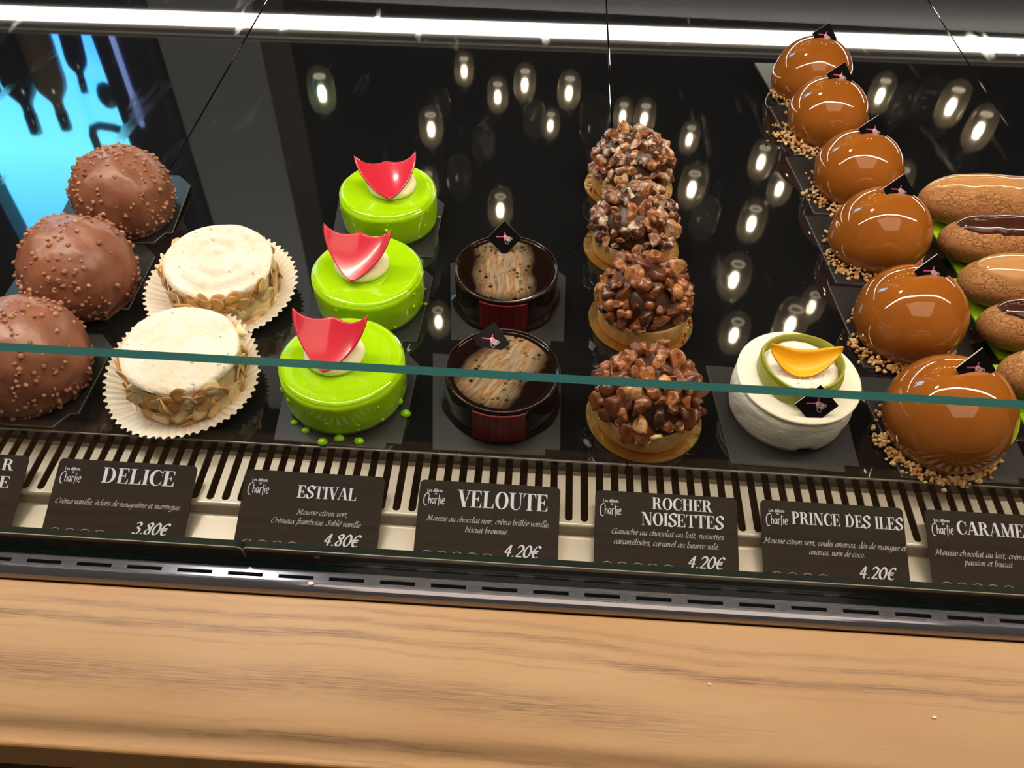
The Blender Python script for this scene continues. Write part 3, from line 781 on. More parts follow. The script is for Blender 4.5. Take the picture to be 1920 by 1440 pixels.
# ------------------------------------------------------------------ cake tags
def add_tag(parent, loc, rot, size=.0185, nm='sugar_tag'):
    t = MB(); h = size / 2
    t.prism([(-h, -h), (h, -h), (h, h), (-h, h)], -.0004, .0004, 0, 1)
    o = t.obj(nm, ['tag_black', 'tag_edge'], parent)
    R45 = Matrix.Rotation(PI / 4, 4, 'Z')
    o.data.transform(R45)
    o.location = loc; o.rotation_euler = rot
    b = MB(); k = size * .72; xf = lambda u, v_: (u * k, v_ * k)
    nib_stroke(b, [(-.48, .07), (.0, .10)], .07, .06, 0, xf); nib_stroke(b, [(.02, .34), (.03, .05)], .06, .05, 0, xf)
    nib_stroke(b, [(.03, .1), (.0, -.12)], .07, .06, 0, xf)
    s = b.obj('pink_sticks', 'tag_pink', o); s.location.z = .00052
    b = MB()
    for cx, cy, r_ in ((.04, .08, .11), (.13, .02, .11), (.17, -.06, .10), (.24, .03, .07)):
        b.add([(k * (cx + r_ * math.cos(2 * PI * q / 12)), k * (cy + r_ * math.sin(2 * PI * q / 12)), 0) for q in range(12)], [tuple(range(12))])
    s = b.obj('pale_figure', 'tag_pale', o); s.location.z = .00062
    b = MB(); ca, sa = math.cos(PI / 4), math.sin(PI / 4)
    xl = lambda u, v_: (k * (.16 + (u * ca - v_ * sa) * .24), k * (-.34 + (u * sa + v_ * ca) * .24))
    mono = lambda p: nib_stroke(b, p, .14, .1, .5, xl)
    mono([(.5, 1.0), (.3, 1.0), (.0, .7), (.0, .1), (.3, -.1), (.5, .0)]); mono([(.6, .9), (.58, .1)]); mono([(.58, .4), (.8, .5), (.8, .1)])
    mono([(1.0, .5), (.95, .1), (1.15, .1), (1.15, .55)]); mono([(1.3, .55), (1.3, .1)]); mono([(1.3, .4), (1.45, .55)]); mono([(1.6, .9), (1.6, .0)]); mono([(1.78, .55), (1.78, .1)])
    s = b.obj('tag_lettering', 'print_grey', o); s.location.z = .0007
    return o

# ------------------------------------------------------------------ milk chocolate nut domes
def dome_mesh(R, zc, seed, amp, flat=0.0, n=96, rings=44, foot=.006):
    prof = [(0, .0004)]
    a0 = -math.asin(min(.98, zc / R))
    for k in range(rings + 1):
        a = a0 + (PI / 2 - a0) * k / rings
        prof.append((R * math.cos(a) if k < rings else 0, zc + R * math.sin(a) * (1 - flat * max(0, math.sin(a)))))
    def d(p):
        c = Vector((0, 0, zc)); q = p - c
        if q.length < 1e-6: return p
        k = amp * (nz(p, 38, seed) + .45 * nz(p, 95, seed + 3)) * min(1, p.z / .008)
        r_ = q + q.normalized() * k
        if foot and p.z < .012:
            r_.x *= 1 + foot * (1 - p.z / .012) / R * .3; r_.y *= 1 + foot * (1 - p.z / .012) / R * .3
        o = c + r_; o.z = max(.0002, o.z); return o
    return lathe(prof, n, d)
def rocher(seed, x, y, R, label, rz):
    t = thing('nut_dome', label, 'cake', (x, y, .0014), (0, 0, rz), 'milk chocolate nut domes at the left')
    zc = .024
    v, f = dome_mesh(R, zc, seed, .0024, .06)
    mesh_obj('chocolate_coating', v, f, 'milk_chocolate', t, True)
    pts = v[96:]
    def spot(r, i):
        while True:
            p = pts[r.randrange(len(pts))]
            dens = nz(p, 26, seed + 9) + .25 * nz(p, 90, seed) + (.30 if p.z < .016 else 0) + (.18 if p.z > .052 else 0)
            area_k = math.hypot(p.x, p.y) / R
            if r.random() < max(.05, .40 + dens) * (.15 + area_k):
                q = (p - Vector((0, 0, zc))).normalized(); return p + q * .0001 + Vector((r.gauss(0, .0006), r.gauss(0, .0006), r.gauss(0, .0004))), q
    crumbs('nut_nibs', 330, spot, (.0009, .0020), 'chocolate_nib', t, seed=seed, ic=ICO2)
    # thin chocolate foot spread on the board
    vv, ff = lathe([(0, .0002), (R * .80, .0002), (R * .86, .0012), (R * .8, .0035)], 64, lambda p: Vector((p.x * (1 + .10 * nz(p, 50, seed)), p.y * (1 + .1 * nz(p, 50, seed + 1)), p.z)))
    mesh_obj('chocolate_foot', vv, ff, 'milk_chocolate', t, True)
rocher(2.0, -.3211, .2189, .0378, 'milk chocolate dome dotted with nut bits, backmost of the three', 0)
rocher(5.3, -.3198, .1270, .0392, 'milk chocolate dome dotted with nut bits, middle one of the three', 1)
rocher(8.8, -.3195, .0400, .0397, 'milk chocolate dome dotted with nut bits, frontmost and cut by the photo edge', 2.2)

# ------------------------------------------------------------------ caramel domes
car_mesh = []
for i in range(3):
    car_mesh.append(dome_mesh(.0378, .0225, 20 + 7 * i, .0004, .0, 128, 56, 0))
for i in range(6):
    y = car_y[i]; x = [.2695, .2690, .2770, .2765, .2735, .2735][i]; R = [.0365, .0355, .0362, .0365, .0375, .0390][i]
    t = thing('caramel_dome', 'glossy caramel glazed dome cake, %s in its row' % ORD6[i], 'cake', (x, y, .0014), (0, 0, 0), 'caramel dome cakes')
    v, f = car_mesh[i % 3]
    s = R / .0378
    a = i * 1.1
    vv = [Vector((p.x * math.cos(a) - p.y * math.sin(a), p.x * math.sin(a) + p.y * math.cos(a), p.z)) * s for p in v]
    if i in (0, 3):   # glaze run out to a lip on the left
        vv = [p + Vector((-.006 * max(0, -p.x / R) ** 3 * max(0, 1 - p.z / .03), 0, 0)) for p in vv]
    vv = [Vector((p.x, p.y, p.z * .945)) for p in vv]
    mesh_obj('glaze', vv, f, 'caramel_glaze', t, True)
    def spot(r, k, R=R, i=i):
        ang = r.uniform(-PI * .98, -PI * .02) if r.random() < .8 else r.uniform(0, PI * 2)
        left = .5 + .5 * math.cos(ang - math.radians(215))
        spread = [.0022, .0062, .0034, .0040, .0028, .0024][i]
        rr = R * .90 + abs(r.gauss(0, spread)) * (.45 + .75 * left) + r.uniform(-.001, .002)
        zz = .0008 + r.random() * .006 * max(0, 1 - (rr - R * .9) / .007)
        return (rr * math.cos(ang), rr * math.sin(ang), zz), None
    crumbs('nut_crumb_ring', [170, 360, 280, 280, 280, 330][i], spot, (.0010, .0018), 'nut_crumb', t, seed=50 + i)
    zt = (.0225 * s + R) * .945
    add_tag(t, (.0015, .004, zt + .0010), (math.radians(64), math.radians(8), math.radians(-6 + 3 * i)), [.0175, .018, .0185, .0185, .0185, .0195][i])

# ------------------------------------------------------------------ lime green cakes
def round_cake(R, h, seed, amp, rim=.003, bulge=.0015, n=96):
    prof = [(0, .0003), (R * .96, .0003)]
    for k in range(9): prof.append((R + bulge * math.sin(PI * (k + 1) / 12), .0004 + (h - rim) * k / 8))
    for k in range(1, 8): a = PI / 2 * k / 7; prof.append((R - rim + rim * math.cos(a) + .0003, h - rim + rim * math.sin(a)))
    for k in range(1, 8): prof.append(((R - rim) * (1 - k / 7) if k < 7 else 0, h - .0006 * min(1, k / 2)))
    def d(p):
        if p.z < .0004: return p
        k = amp * (nz(p, 60, seed) + .6 * nz(p, 150, seed))
        side = 1 if p.z < h - rim else .3
        r_ = math.hypot(p.x, p.y)
        if r_ < 1e-5: return p
        return Vector((p.x * (1 + k * side / R), p.y * (1 + k * side / R), p.z + k * .25 * (1 if p.z > h - rim else 0)))
    return lathe(prof, n, d)
def estival(seed, x, y, label, R, rz, srot):
    t = thing('lime_cake', label, 'cake', (x, y, .0014), (0, 0, rz), 'lime green glazed cakes')
    h = .0295
    v, f = round_cake(R, h, seed, .0007)
    mesh_obj('lime_glaze', v, f, 'lime_glaze', t, True)
    def spot(r, i):
        a = r.uniform(0, 2 * PI); z = r.uniform(.003, h - .006); return (R * 1.012 * math.cos(a), R * 1.012 * math.sin(a), z), None
    crumbs('glaze_bumps', 30, spot, (.0009, .0022), 'lime_glaze', t, seed=int(seed), ic=ICO2)
    # glaze that ran on the board
    drops = [(-.055, .6), (.35, .5)] if seed != 33 else [(-2.05, 1.0), (-1.72, 1.2), (-1.50, 1.2), (-1.22, 1.15), (-2.3, .9), (-.42, 1.3)]
    for k, (a, s) in enumerate(drops):
        rr = R + .0022 + (.004 if seed == 33 else 0) * (k % 2 + .2)
        b = MB(); b.add([(q.x * .0028 * s, q.y * .0024 * s, max(0, q.z) * .0022 * s) for q in ICO3[0]], ICO3[1])
        o = b.obj('glaze_drop', 'drop_lime', t, True); o.location = (rr * math.cos(a), rr * math.sin(a), .0)
    # cream button
    v, f = lathe([(0, 0), (.0182, 0), (.0196, .0028), (.0186, .0058), (.0150, .0082), (.008, .0094), (0, .0098)], 48, lambda p: Vector((p.x * (1 + .03 * nz(p, 120, seed)), p.y, p.z)))
    o = mesh_obj('cream_button', v, f, 'cream', t, True); o.location = (srot[0] + .003, .003, h - .0008)
    # curved shield of red sugar
    b = MB(); nu, nv = 24, 22; th = .0016; W, Hs = .0480, .0372
    def pt(u, v_, off):
        # u in -1..1 across, v_ 0 (tip) .. 1 (top edge)
        wv = (W / 2) * (1 - (1 - min(1, v_ / .95)) ** 1.9) ** .86 * (.92 + .08 * v_)
        top = (.84 + .16 * (1 - abs(u)) ** 1.8 + .17 * abs(u) ** 3.2)
        yy = Hs * v_ * (1 + (top - 1) * v_ ** 3)
        xx = u * wv
        zz = .0085 * (xx / (W / 2)) ** 2 - .0015 * math.sin(PI * v_)
        return (xx, yy, zz + off)
    g0 = [[pt(-1 + 2 * i / nu, max(j / nv, .002), th) for i in range(nu + 1)] for j in range(nv + 1)]
    g1_ = [[pt(-1 + 2 * i / nu, max(j / nv, .002), 0) for i in range(nu + 1)] for j in range(nv + 1)]
    N = (nu + 1) * (nv + 1); vv = [p for r_ in g0 for p in r_] + [p for r_ in g1_ for p in r_]; ff = []; mm = []
    I = lambda j, i: j * (nu + 1) + i
    for j in range(nv):
        for i in range(nu):
            ff.append((I(j, i), I(j, i + 1), I(j + 1, i + 1), I(j + 1, i))); mm.append(0)
            ff.append((N + I(j, i), N + I(j + 1, i), N + I(j + 1, i + 1), N + I(j, i + 1))); mm.append(0)
    bd = [I(0, i) for i in range(nu)] + [I(j, nu) for j in range(nv)] + [I(nv, i) for i in range(nu, 0, -1)] + [I(j, 0) for j in range(nv, 0, -1)]
    for k in range(len(bd)):
        a, c_ = bd[k], bd[(k + 1) % len(bd)]; ff.append((a, N + a, N + c_, c_)); mm.append(1)
    b.v, b.f, b.m = vv, ff, mm
    o = b.obj('sugar_shield', ['red_sugar', 'red_edge'], t, True)
    o.location = (.0005 + srot[0], -.0195 + srot[4], h + .0046); o.rotation_euler = (math.radians(srot[1]), math.radians(srot[2]), math.radians(srot[3]))
estival(11, -.1128, .2340, 'lime green glazed cake with red shield, backmost of three', .0372, .2, (.0010, 16, 0, 1, -.002))
estival(22, -.1122, .1370, 'lime green glazed cake with red shield, middle of three', .0385, 2.0 - 2.0, (-.0070, 28, 0, -4, -.001))
estival(33, -.1135, .0480, 'lime green glazed cake with red shield and glaze drops, frontmost of three', .0392, 0, (-.0075, 28, 0, -4, .002))

# ------------------------------------------------------------------ dark glazed cakes
def veloute(x, y, label, R, rtop, tagp, tagr, seed):
    t = thing('dark_glazed_cake', label, 'cake', (x, y, .0014), (0, 0, 0), 'dark chocolate glazed cakes')
    h = .029
    prof = [(0, .0003), (R + .0015, .0003), (R + .0022, .0012), (R, .0030)]
    for k in range(7): prof.append((R, .004 + (h - .006) * k / 6))
    for k in range(1, 9): a = PI * k / 8; prof.append((R - .0009 + .0009 * math.cos(a), h - .002 + .0018 * math.sin(a)))
    prof += [(R - .0026, h - .0020), (R - .006, h - .0024)]
    v, f = lathe(prof, 96, lambda p: p if p.z > .004 else Vector((p.x * (1 + .05 * nz(p, 60, seed)), p.y * (1 + .05 * nz(p, 60, seed)), p.z)))
    mesh_obj('dark_glaze', v, f, 'dark_glaze', t, True)
    v, f = lathe([(R - .0050, h - .00215), (R * .6, h - .0023), (R * .3, h - .0024), (0, h - .0024)], 96, lambda p: p + Vector((0, 0, .0002 * nz(p, 160, seed))))
    o = mesh_obj('marbled_top', [(p.x, p.y, p.z) for p in v], f, 'marbled_top', t, True); o.rotation_euler.z = rtop
    b = MB(); n = 10; hw_ = .0172
    a1 = hw_ / (R + .0012)
    for k in range(n):
        A = [(-PI / 2 - a1 + 2 * a1 * (k + q) / n) for q in (0, 1)]
        c4 = [((R + o_) * math.cos(a), (R + o_) * math.sin(a), z) for a in A for o_ in (.0006, .0018) for z in (.0006, h - .0026)]
        b.add(c4, [(2, 6, 7, 3), (0, 1, 5, 4), (1, 3, 7, 5), (0, 4, 6, 2)] + ([(0, 2, 3, 1)] if k == 0 else []) + ([(4, 5, 7, 6)] if k == n - 1 else []))
    b.obj('red_plaque', 'red_brush', t)
    add_tag(t, tagp, tagr, .0180)
veloute(-.0130, .1475, 'dark glazed chocolate cake with cream marbling, behind its twin', .0376, .08, (-.003, .024, .0360), (math.radians(58), math.radians(0), math.radians(4)), 3)
veloute(-.0095, .0480, 'dark glazed chocolate cake with cream marbling, the nearer one behind the glass', .0371, -.52, (-.009, .0235, .0295), (math.radians(38), math.radians(0), math.radians(-8)), 6)

# ------------------------------------------------------------------ hazelnut tarts
def nut_mesh(seed, kind):
    r = random.Random(seed); v = []
    planes = [(Vector((r.gauss(0, 1), r.gauss(0, 1), r.gauss(0, 1))).normalized(), r.uniform(.25, .7)) for _ in range({'whole': 0, 'half': 2, 'chunk': 6}[kind])]
    ax = Vector((1, r.uniform(.8, 1), r.uniform(.75, 1))) if kind != 'chunk' else Vector((1.15, r.uniform(.7, 1), r.uniform(.6, .9)))
    for p in ICO3[0]:
        q = Vector((p.x * ax.x, p.y * ax.y, p.z * ax.z)) * (1 + (.12 if kind == 'whole' else .30) * nz(p, 1.9, seed))
        for n_, d in planes:
            k = q.dot(n_) - d
            if k > 0: q -= n_ * k
        v.append(q * (.0066 if kind == 'whole' else .0076))
    me = bpy.data.meshes.new('hazelnut'); me.from_pydata([tuple(q) for q in v], [], ICO3[1])
    for p in me.polygons: p.use_smooth = True
    return me
NUTS = {}
for mm in ('glazed_nut', 'sugared_nut'):
    L = []
    for s, k in enumerate(['whole', 'half', 'chunk', 'chunk', 'half', 'chunk', 'chunk', 'half', 'chunk', 'half']):
        me = nut_mesh(s + 3, k); me.materials.append(MT[mm]); L.append(me)
    NUTS[mm] = L
def tart(seed, x, y, label, sugar, R_disc, rz, blab):
    b = MB(); 
    v, f = lathe([(0, 0), (R_disc, 0), (R_disc + .0003, .0005), (R_disc, .001), (R_disc - .002, .0009), (0, .0009)], 72)
    o = mesh_obj('gold_board', v, f, 'gold_foil'); o.location = (x, y, .0002); tag(o, blab, 'cake board', 'round gold boards under the tarts')
    if seed in (1, 3):
        for a, rr in (((3.5, .031), (3.4, .034)) if seed == 1 else ((-.42, .0345), (-.62, .0362), (.0, .036))):
            bb = MB(); bb.add([q * .0011 for q in ICO2[0]], ICO2[1]); c = bb.obj('red_crumb', 'red_crumb', o); c.location = (rr * math.cos(a), rr * math.sin(a), .0019)
    t = thing('hazelnut_tart', label, 'tart', (x, y, .0012), (0, 0, rz), 'hazelnut tarts in a row')
    v, f = lathe([(0, .0), (.0300, .0), (.0312, .001), (.0322, .0095), (.0330, .0170), (.0326, .0180), (.0312, .0180), (.0308, .012), (0, .012)], 72, lambda p: Vector((p.x * (1 + .012 * nz(p, 120, seed)), p.y * (1 + .012 * nz(p, 120, seed)), p.z + (.0006 * nz(p, 90, seed) if p.z > .015 else 0))))
    mesh_obj('pastry_shell', v, f, 'pastry_shell', t, True)
    def d(p):
        r_ = p.normalized() if p.length > 1e-6 else Vector((0, 0, 1))
        return p + r_ * .0016 * nz(p, 90, seed) * (1 if p.z > .016 else 0)
    Rm, zc, hh = .0305, .0185, .0275
    v, f = lathe([(0, .0125), (.0300, .0125), (.0316, .0178)] + [(Rm * math.cos(a) ** .8 if a < PI / 2 - .01 else 0, zc + hh * math.sin(a)) for a in [PI / 2 * k / 14 for k in range(15)]], 64, d)
    mesh_obj('ganache', v, f, 'ganache', t, True)
    r = random.Random(seed * 13); pts = []; N = 100; tries = 0
    while len(pts) < 92 and tries < 9000:
        tries += 1
        a = r.uniform(0, 2 * PI); sz = r.uniform(-.02, 1.0) ** 1 if r.random() < .9 else r.uniform(0, .3)
        el = math.asin(max(-.02, min(1, sz)))
        rad = Rm * max(0, math.cos(el)) ** .8; p = Vector((rad * math.cos(a), rad * math.sin(a), zc + hh * math.sin(el)))
        s = r.choice((.55, .65, .8, .9, 1.0, 1.05))
        if any((p - q).length < .0052 * (s + s2) * (.72 if tries < 4000 else .58) for q, s2 in pts): continue
        pts.append((p, s))
    for k, (p, s) in enumerate(pts):
        me = r.choice(NUTS['sugared_nut' if sugar else 'glazed_nut'])
        o = bpy.data.objects.new('hazelnut', me); COL.objects.link(o); o.parent = t
        nn = (p - Vector((0, 0, zc - .01))).normalized()
        o.location = p + nn * .0014; o.scale = (s, s, s); o.rotation_euler = (r.uniform(0, 6), r.uniform(0, 6), r.uniform(0, 6))
    if seed == 4:
        v, f = tube([(.0030 * math.cos(a), .0030 * math.sin(a), 0) for a in [2.4 * k / 9 for k in range(10)]], .0016, 10)
        o = mesh_obj('pale_cashew', v, f, 'pale_nut', t, True); o.location = (.003, -.0345, .0215); o.rotation_euler = (math.radians(60), 0, math.radians(200) - 0)
        tag(o, 'pale curved nut')
for i, (y, x, sg) in enumerate([(.2985, .0845, True), (.2150, .0835, True), (.1315, .0868, False), (.0395, .0845, False)]):
    w_ = ['backmost', 'second from the back', 'second from the front', 'frontmost'][i]
    tart(i + 1, x, y, 'hazelnut tart with %s caramel nuts, %s of the four' % ('sugar-dusted' if sg else 'shiny', w_), sg, .0378, 0, 'round gold board under the %s hazelnut tart' % w_)

# ------------------------------------------------------------------ powdered almond cakes in paper cases
def flake_mesh(seed):
    r = random.Random(seed); n = 14; L, Wd = .0064, .0046
    out = []
    for k in range(n):
        a = 2 * PI * k / n
        rr = 1 + .08 * r.uniform(-1, 1)
        out.append((L * math.cos(a) * rr, Wd * math.sin(a) * rr * (1 - .25 * math.cos(a))))
    b = MB(); z = lambda x_, y_: .0009 * (x_ / L) ** 2 * 1.0
    ring_in = [(x_ * .5, y_ * .5) for x_, y_ in out]
    v = [(0, 0, .0003)] + [(x_, y_, z(x_, y_) + .0003) for x_, y_ in ring_in] + [(x_, y_, z(x_, y_) + .0001) for x_, y_ in out] + [(x_, y_, z(x_, y_) - .0002) for x_, y_ in out] + [(0, 0, -.0003)]
    f = []
    for k in range(n):
        j = (k + 1) % n
        f += [(0, 1 + k, 1 + j), (1 + k, 1 + n + k, 1 + n + j, 1 + j), (1 + n + k, 1 + 2 * n + k, 1 + 2 * n + j, 1 + n + j), (1 + 2 * n + k, 1 + 3 * n, 1 + 2 * n + j)]
    b.add(v, f)
    me = bpy.data.meshes.new('almond_flake'); me.from_pydata(b.v, [], b.f); me.materials.append(MT['almond'])
    for p in me.polygons: p.use_smooth = True
    return me
FL = [flake_mesh(s) for s in range(5)]
def delice(x, y, label, clabel, tilt, seed, R=.0372, caserot=0.0, shift=(0, 0), lift=0):
    n = 240; nf = 64; h0 = .0215
    rings = [(R * .99, .0006), (R * 1.0, .002), (R * 1.10, .008), (R * 1.24, .014), (R * 1.375, .019)]
    v, f = [], []
    for j, (rr, z) in enumerate(rings):
        for k in range(n):
            a = 2 * PI * k / n
            amp = (0, .0002, .0008, .0010, .0011)[j]
            wob = 1 + .035 * math.sin(2 * a + seed) * j / 4 + .02 * math.sin(3 * a + 2 * seed) * j / 4
            q = rr * wob + amp * (1 if (k * nf * 2 // n) % 2 else -1) 
            v.append(Vector((q * math.cos(a), q * math.sin(a), z * (1 if j < 1 else .66 + .42 * math.sin(a - math.radians(lift))) + (.0012 * math.sin(3 * a + seed * 1.3) + .0003 * ((k * nf * 2 // n) % 2)) * (j / 4) ** 1.5)))
    for j in range(len(rings) - 1):
        for k in range(n):
            i2 = (k + 1) % n; f.append((j * n + k, j * n + i2, (j + 1) * n + i2, (j + 1) * n + k))
    f.append(tuple(range(n))[::-1])
    c = mesh_obj('paper_case', v, f, 'paper', None, False)
    c.location = (x + shift[0], y + shift[1], .0008); c.rotation_euler = (0, 0, 0)
    sd_ = c.modifiers.new('solid', 'SOLIDIFY'); sd_.thickness = .00025
    tag(c, clabel, 'paper case', 'fluted paper cases')
    t = thing('almond_cake', label, 'cake', (x, y, .0022), tilt, 'powdered almond cakes')
    h = .036
    prof = [(0, .0), (R * .93, .0)] + [(R * .97, .001 + (h - .006) * k / 8) for k in range(9)]
    v, f = lathe(prof, 80, lambda p: Vector((p.x * (1 + .02 * nz(p, 90, seed)), p.y * (1 + .02 * nz(p, 90, seed)), p.z)))
    mesh_obj('almond_cream', v, f, 'almond_cream', t, True)
    prof = [(R * .96, h - .0056), (R * .992, h - .0042), (R * .995, h - .0024), (R * .96, h - .0006)]
    for k in range(1, 25):
        q = 1 - k / 24
        prof.append((R * .96 * q, h + .0016 * (1 - q * q)))
    def d(p):
        r_ = math.hypot(p.x, p.y); a = math.atan2(p.y, p.x)
        sp = .0014 * math.sin(2 * PI * (r_ / .0125) - a) * min(1, r_ / .006) if p.z > h - .002 and seed < 2 else .0005 * nz(p, 60, seed)
        return Vector((p.x * (1 + .02 * nz(p, 70, seed)), p.y * (1 + .02 * nz(p, 70, seed)), p.z + sp + (.0009 * nz(p, 45, seed) if p.z > h - .004 else .0035 * nz((math.cos(a), math.sin(a), 0), 3.4, seed))))
    v, f = lathe(prof, 96, d)
    mesh_obj('sugared_top', v, f, 'icing_sugar', t, True)
    r = random.Random(int(seed * 10))
    for k in range(99):
        o = bpy.data.objects.new('almond_flake', FL[k % 5]); COL.objects.link(o); o.parent = t
        a = -PI / 2 + r.gauss(0, 1.25) if k < 80 else r.uniform(0, 2 * PI)
        z = r.uniform(.002, h - .006) if r.random() < .84 else r.uniform(h - .008, h - .003)
        rad = R * .985 + r.uniform(0, .0012)
        o.location = (rad * math.cos(a), rad * math.sin(a), z)
        m3 = Matrix.Rotation(a, 3, 'Z') @ Matrix.Rotation(PI / 2 + r.gauss(0, .22), 3, 'Y') @ Matrix.Rotation(r.gauss(0, .25), 3, 'X') @ Matrix.Rotation(r.uniform(0, 6.3), 3, 'Z')
        o.rotation_euler = m3.to_euler(); s = r.uniform(.8, 1.2); o.scale = (s, s, s)
delice(-.2175, .1330, 'powdered almond cake with swirled top, in the back paper case', 'white fluted paper case around the back almond cake', (math.radians(4), math.radians(2), 0), 1.1, .0380, .4, (-.003, .0), 10)
delice(-.2170, .0455, 'powdered almond cake with flat top, in the paper case behind the front glass', 'white fluted paper case around the front almond cake', (math.radians(3), math.radians(3), .9 - .9), 4.2, .0372, 1.2, (-.004, .001), 5)

# ------------------------------------------------------------------ white coconut cake
t = thing('coconut_cake', 'white coconut cake with green chocolate ring and yellow petal', 'cake', (.1795, .0540, .0014))
R = .0368; h = .0285
v, f = round_cake(R, h, 71, .0009, .004, .0022)
v = [p if not (p.z < .0035 and abs(math.atan2(p.y, p.x) + 1.42) < .12) else Vector((p.x * .95, p.y * .95, p.z)) for p in v]
mesh_obj('cake_body', v, f, 'coconut_side', t, True)
v, f = lathe([(0, 0), (.0385, 0), (.0392, .0008), (.0392, .0019), (.0384, .0026), (.02, .0027), (0, .0027)], 96)
o = mesh_obj('white_disc', v, f, 'velvet_white', t, True); o.location = (.0005, .0005, h + .0001); o.rotation_euler = (math.radians(1.5), 0, 0); zt = h + .0028
b = MB(); n = 150; turns = 2.6
ring_pts = []
for k in range(n + 1):
    a = math.radians(100) - 2 * PI * turns * k / n
    u = k / n
    rr = .0235 + .0024 * (1 - u) * .9 + .0005 * math.sin(3 * a)
    z0 = .0000 + .0062 * u; z1 = .0088 + .0078 * u
    z0 += .0009 * (1 + math.sin(a * 1.0)); z1 += .0006 * math.sin(a * 1.3)
    taper = min(1, .35 + (1 - u) * n / 6) 
    ring_pts.append((a, rr, z0, z0 + (z1 - z0) * taper))
vv, ff = [], []
for a, rr, z0, z1 in ring_pts:
    for r_, z in ((rr, z0), (rr + .0013, z0), (rr + .0013, z1), (rr, z1)): vv.append((r_ * math.cos(a), r_ * math.sin(a), z))
for k in range(n):
    for q in range(4):
        ff.append((4 * k + q, 4 * k + (q + 1) % 4, 4 * k + 4 + (q + 1) % 4, 4 * k + 4 + q))
ff += [(0, 1, 2, 3), (4 * n + 3, 4 * n + 2, 4 * n + 1, 4 * n)]
RX, RY = -.0005, -.0005
o = mesh_obj('green_ring', vv, ff, 'green_chocolate', t); o.location = (RX, RY, zt - .0006)
v, f = lathe([(.0226, 0), (.0226, .0090), (.018, .0112), (.009, .0126), (0, .0130)], 64, lambda p: p + Vector((0, 0, .0010 * nz(p, 300, 3))))
o = mesh_obj('coconut_filling', v, f, 'coconut', t, True); o.location = (RX, RY, zt - .0003)
def spot(r, i):
    rr = .021 * math.sqrt(r.random()); a = r.uniform(0, 6.283)
    return (RX + rr * math.cos(a), RY + rr * math.sin(a), zt + .0126 - .0040 * (rr / .021) ** 2), None
crumbs('coconut_shreds', 520, spot, (.0007, .0017), 'coconut', t, seed=5)
# yellow petal: a curved boat-shaped leaf
vv, ff = [], []; nu, nv = 28, 10; Lp = .0220
for j in range(nu + 1):
    u = -1 + 2 * j / nu
    wdt = .0078 * (1 - abs(u) ** 2.2) ** .8 + .0007
    cx = Lp * u; cy = -.0085 * (1 - u * u) + .0025 * u; cz = .0085 * u * u + (.003 * max(0, -u - .3))
    for k in range(nv + 1):
        s = -1 + 2 * k / nv
        vv.append((cx, cy + wdt * s, cz + .0046 * abs(s) ** 2 * (1 - u * u) + .0016 * s))
N = len(vv); I = lambda j, k: j * (nv + 1) + k
for j in range(nu):
    for k in range(nv): ff.append((I(j, k), I(j + 1, k), I(j + 1, k + 1), I(j, k + 1)))
o = mesh_obj('yellow_petal', vv, ff, 'yellow_petal', t, True); o.location = (-.0018, .003, zt + .0172); o.rotation_euler = (math.radians(22), 0, math.radians(-6))
sd_ = o.modifiers.new('solid', 'SOLIDIFY'); sd_.thickness = .0011; sd_.offset = 0
add_tag(t, (.0040, -.0300, zt + .0068), (math.radians(66), 0, math.radians(2)), .0190)
# ------------------------------------------------------------------ eclairs
def eclair_surface(u, a, L, R, seed, off=0.0):
    # u -1..1 along, a angle around (0 = up)
    e = (1 - abs(u) ** 3.2) ** .5 if abs(u) < 1 else 0
    k = 1 + .035 * nz((u * 3, math.cos(a), math.sin(a)), 1.4, seed)
    ry, rz = (R * e) * k + off * (1 if e > 0 else 0), (R * .92 * e) * k + off
    p = Vector((u * L / 2, ry * math.sin(a), R * .86 + rz * math.cos(a)))
    if p.z < .0002: p.z = .0002
    return p
def eclair(y, x0, glaze, label, seed, front, dz=.0014, R=.0222):
    L = .135; t = thing('eclair', label, 'eclair', (x0 + L / 2, y, dz), (0, 0, math.radians(-.6)), 'eclairs on lime boards')
    nu, na = 84, 48; v, f = [], []
    for i in range(nu + 1):
        u = -math.cos(PI * i / nu)
        for k in range(na): v.append(eclair_surface(u, 2 * PI * k / na, L, R, seed))
    for i in range(nu):
        for k in range(na):
            j = (k + 1) % na; f.append((i * na + k, (i + 1) * na + k, (i + 1) * na + j, i * na + j))
    mesh_obj('choux_shell', v, f, 'choux', t, True)
    v, f = [], []; nu, na = 70, 26; cover = .92 if glaze == 'coffee_fondant' else .80; start = -.985 if seed in (1,) else -.86
    for i in range(nu + 1):
        s = -1 + 2 * i / nu
        u = start + (.95 - start) * (i / nu)
        edge = (1 - abs(s) ** 6) ** .5
        for k in range(na + 1):
            q = -1 + 2 * k / na
            a = (.28 + (q * (.28 + front) if q < 0 else q * .75) * (edge + .02)) + .13 * (abs(q) ** 2) * nz((u * 9, q, seed), 1.2, seed)
            th = .0024 * (1 - abs(q) ** 5) * (1 - abs(s) ** 14) - .0002
            v.append(eclair_surface(u, a, L, R, seed, th))
    for i in range(nu):
        for k in range(na): f.append((i * (na + 1) + k, (i + 1) * (na + 1) + k, (i + 1) * (na + 1) + k + 1, i * (na + 1) + k + 1))
    mesh_obj('fondant', v, f, glaze, t, True)
eclair(.2720, .3190, 'coffee_fondant', 'coffee glazed eclair at the back of the eclairs', 1, .42)
eclair(.2215, .3215, 'choc_fondant', 'chocolate glazed eclair lying second from the back', 2, .62, R=.0212)
eclair(.1715, .3215, 'coffee_fondant', 'coffee glazed eclair in the middle of the five eclairs', 3, .95)
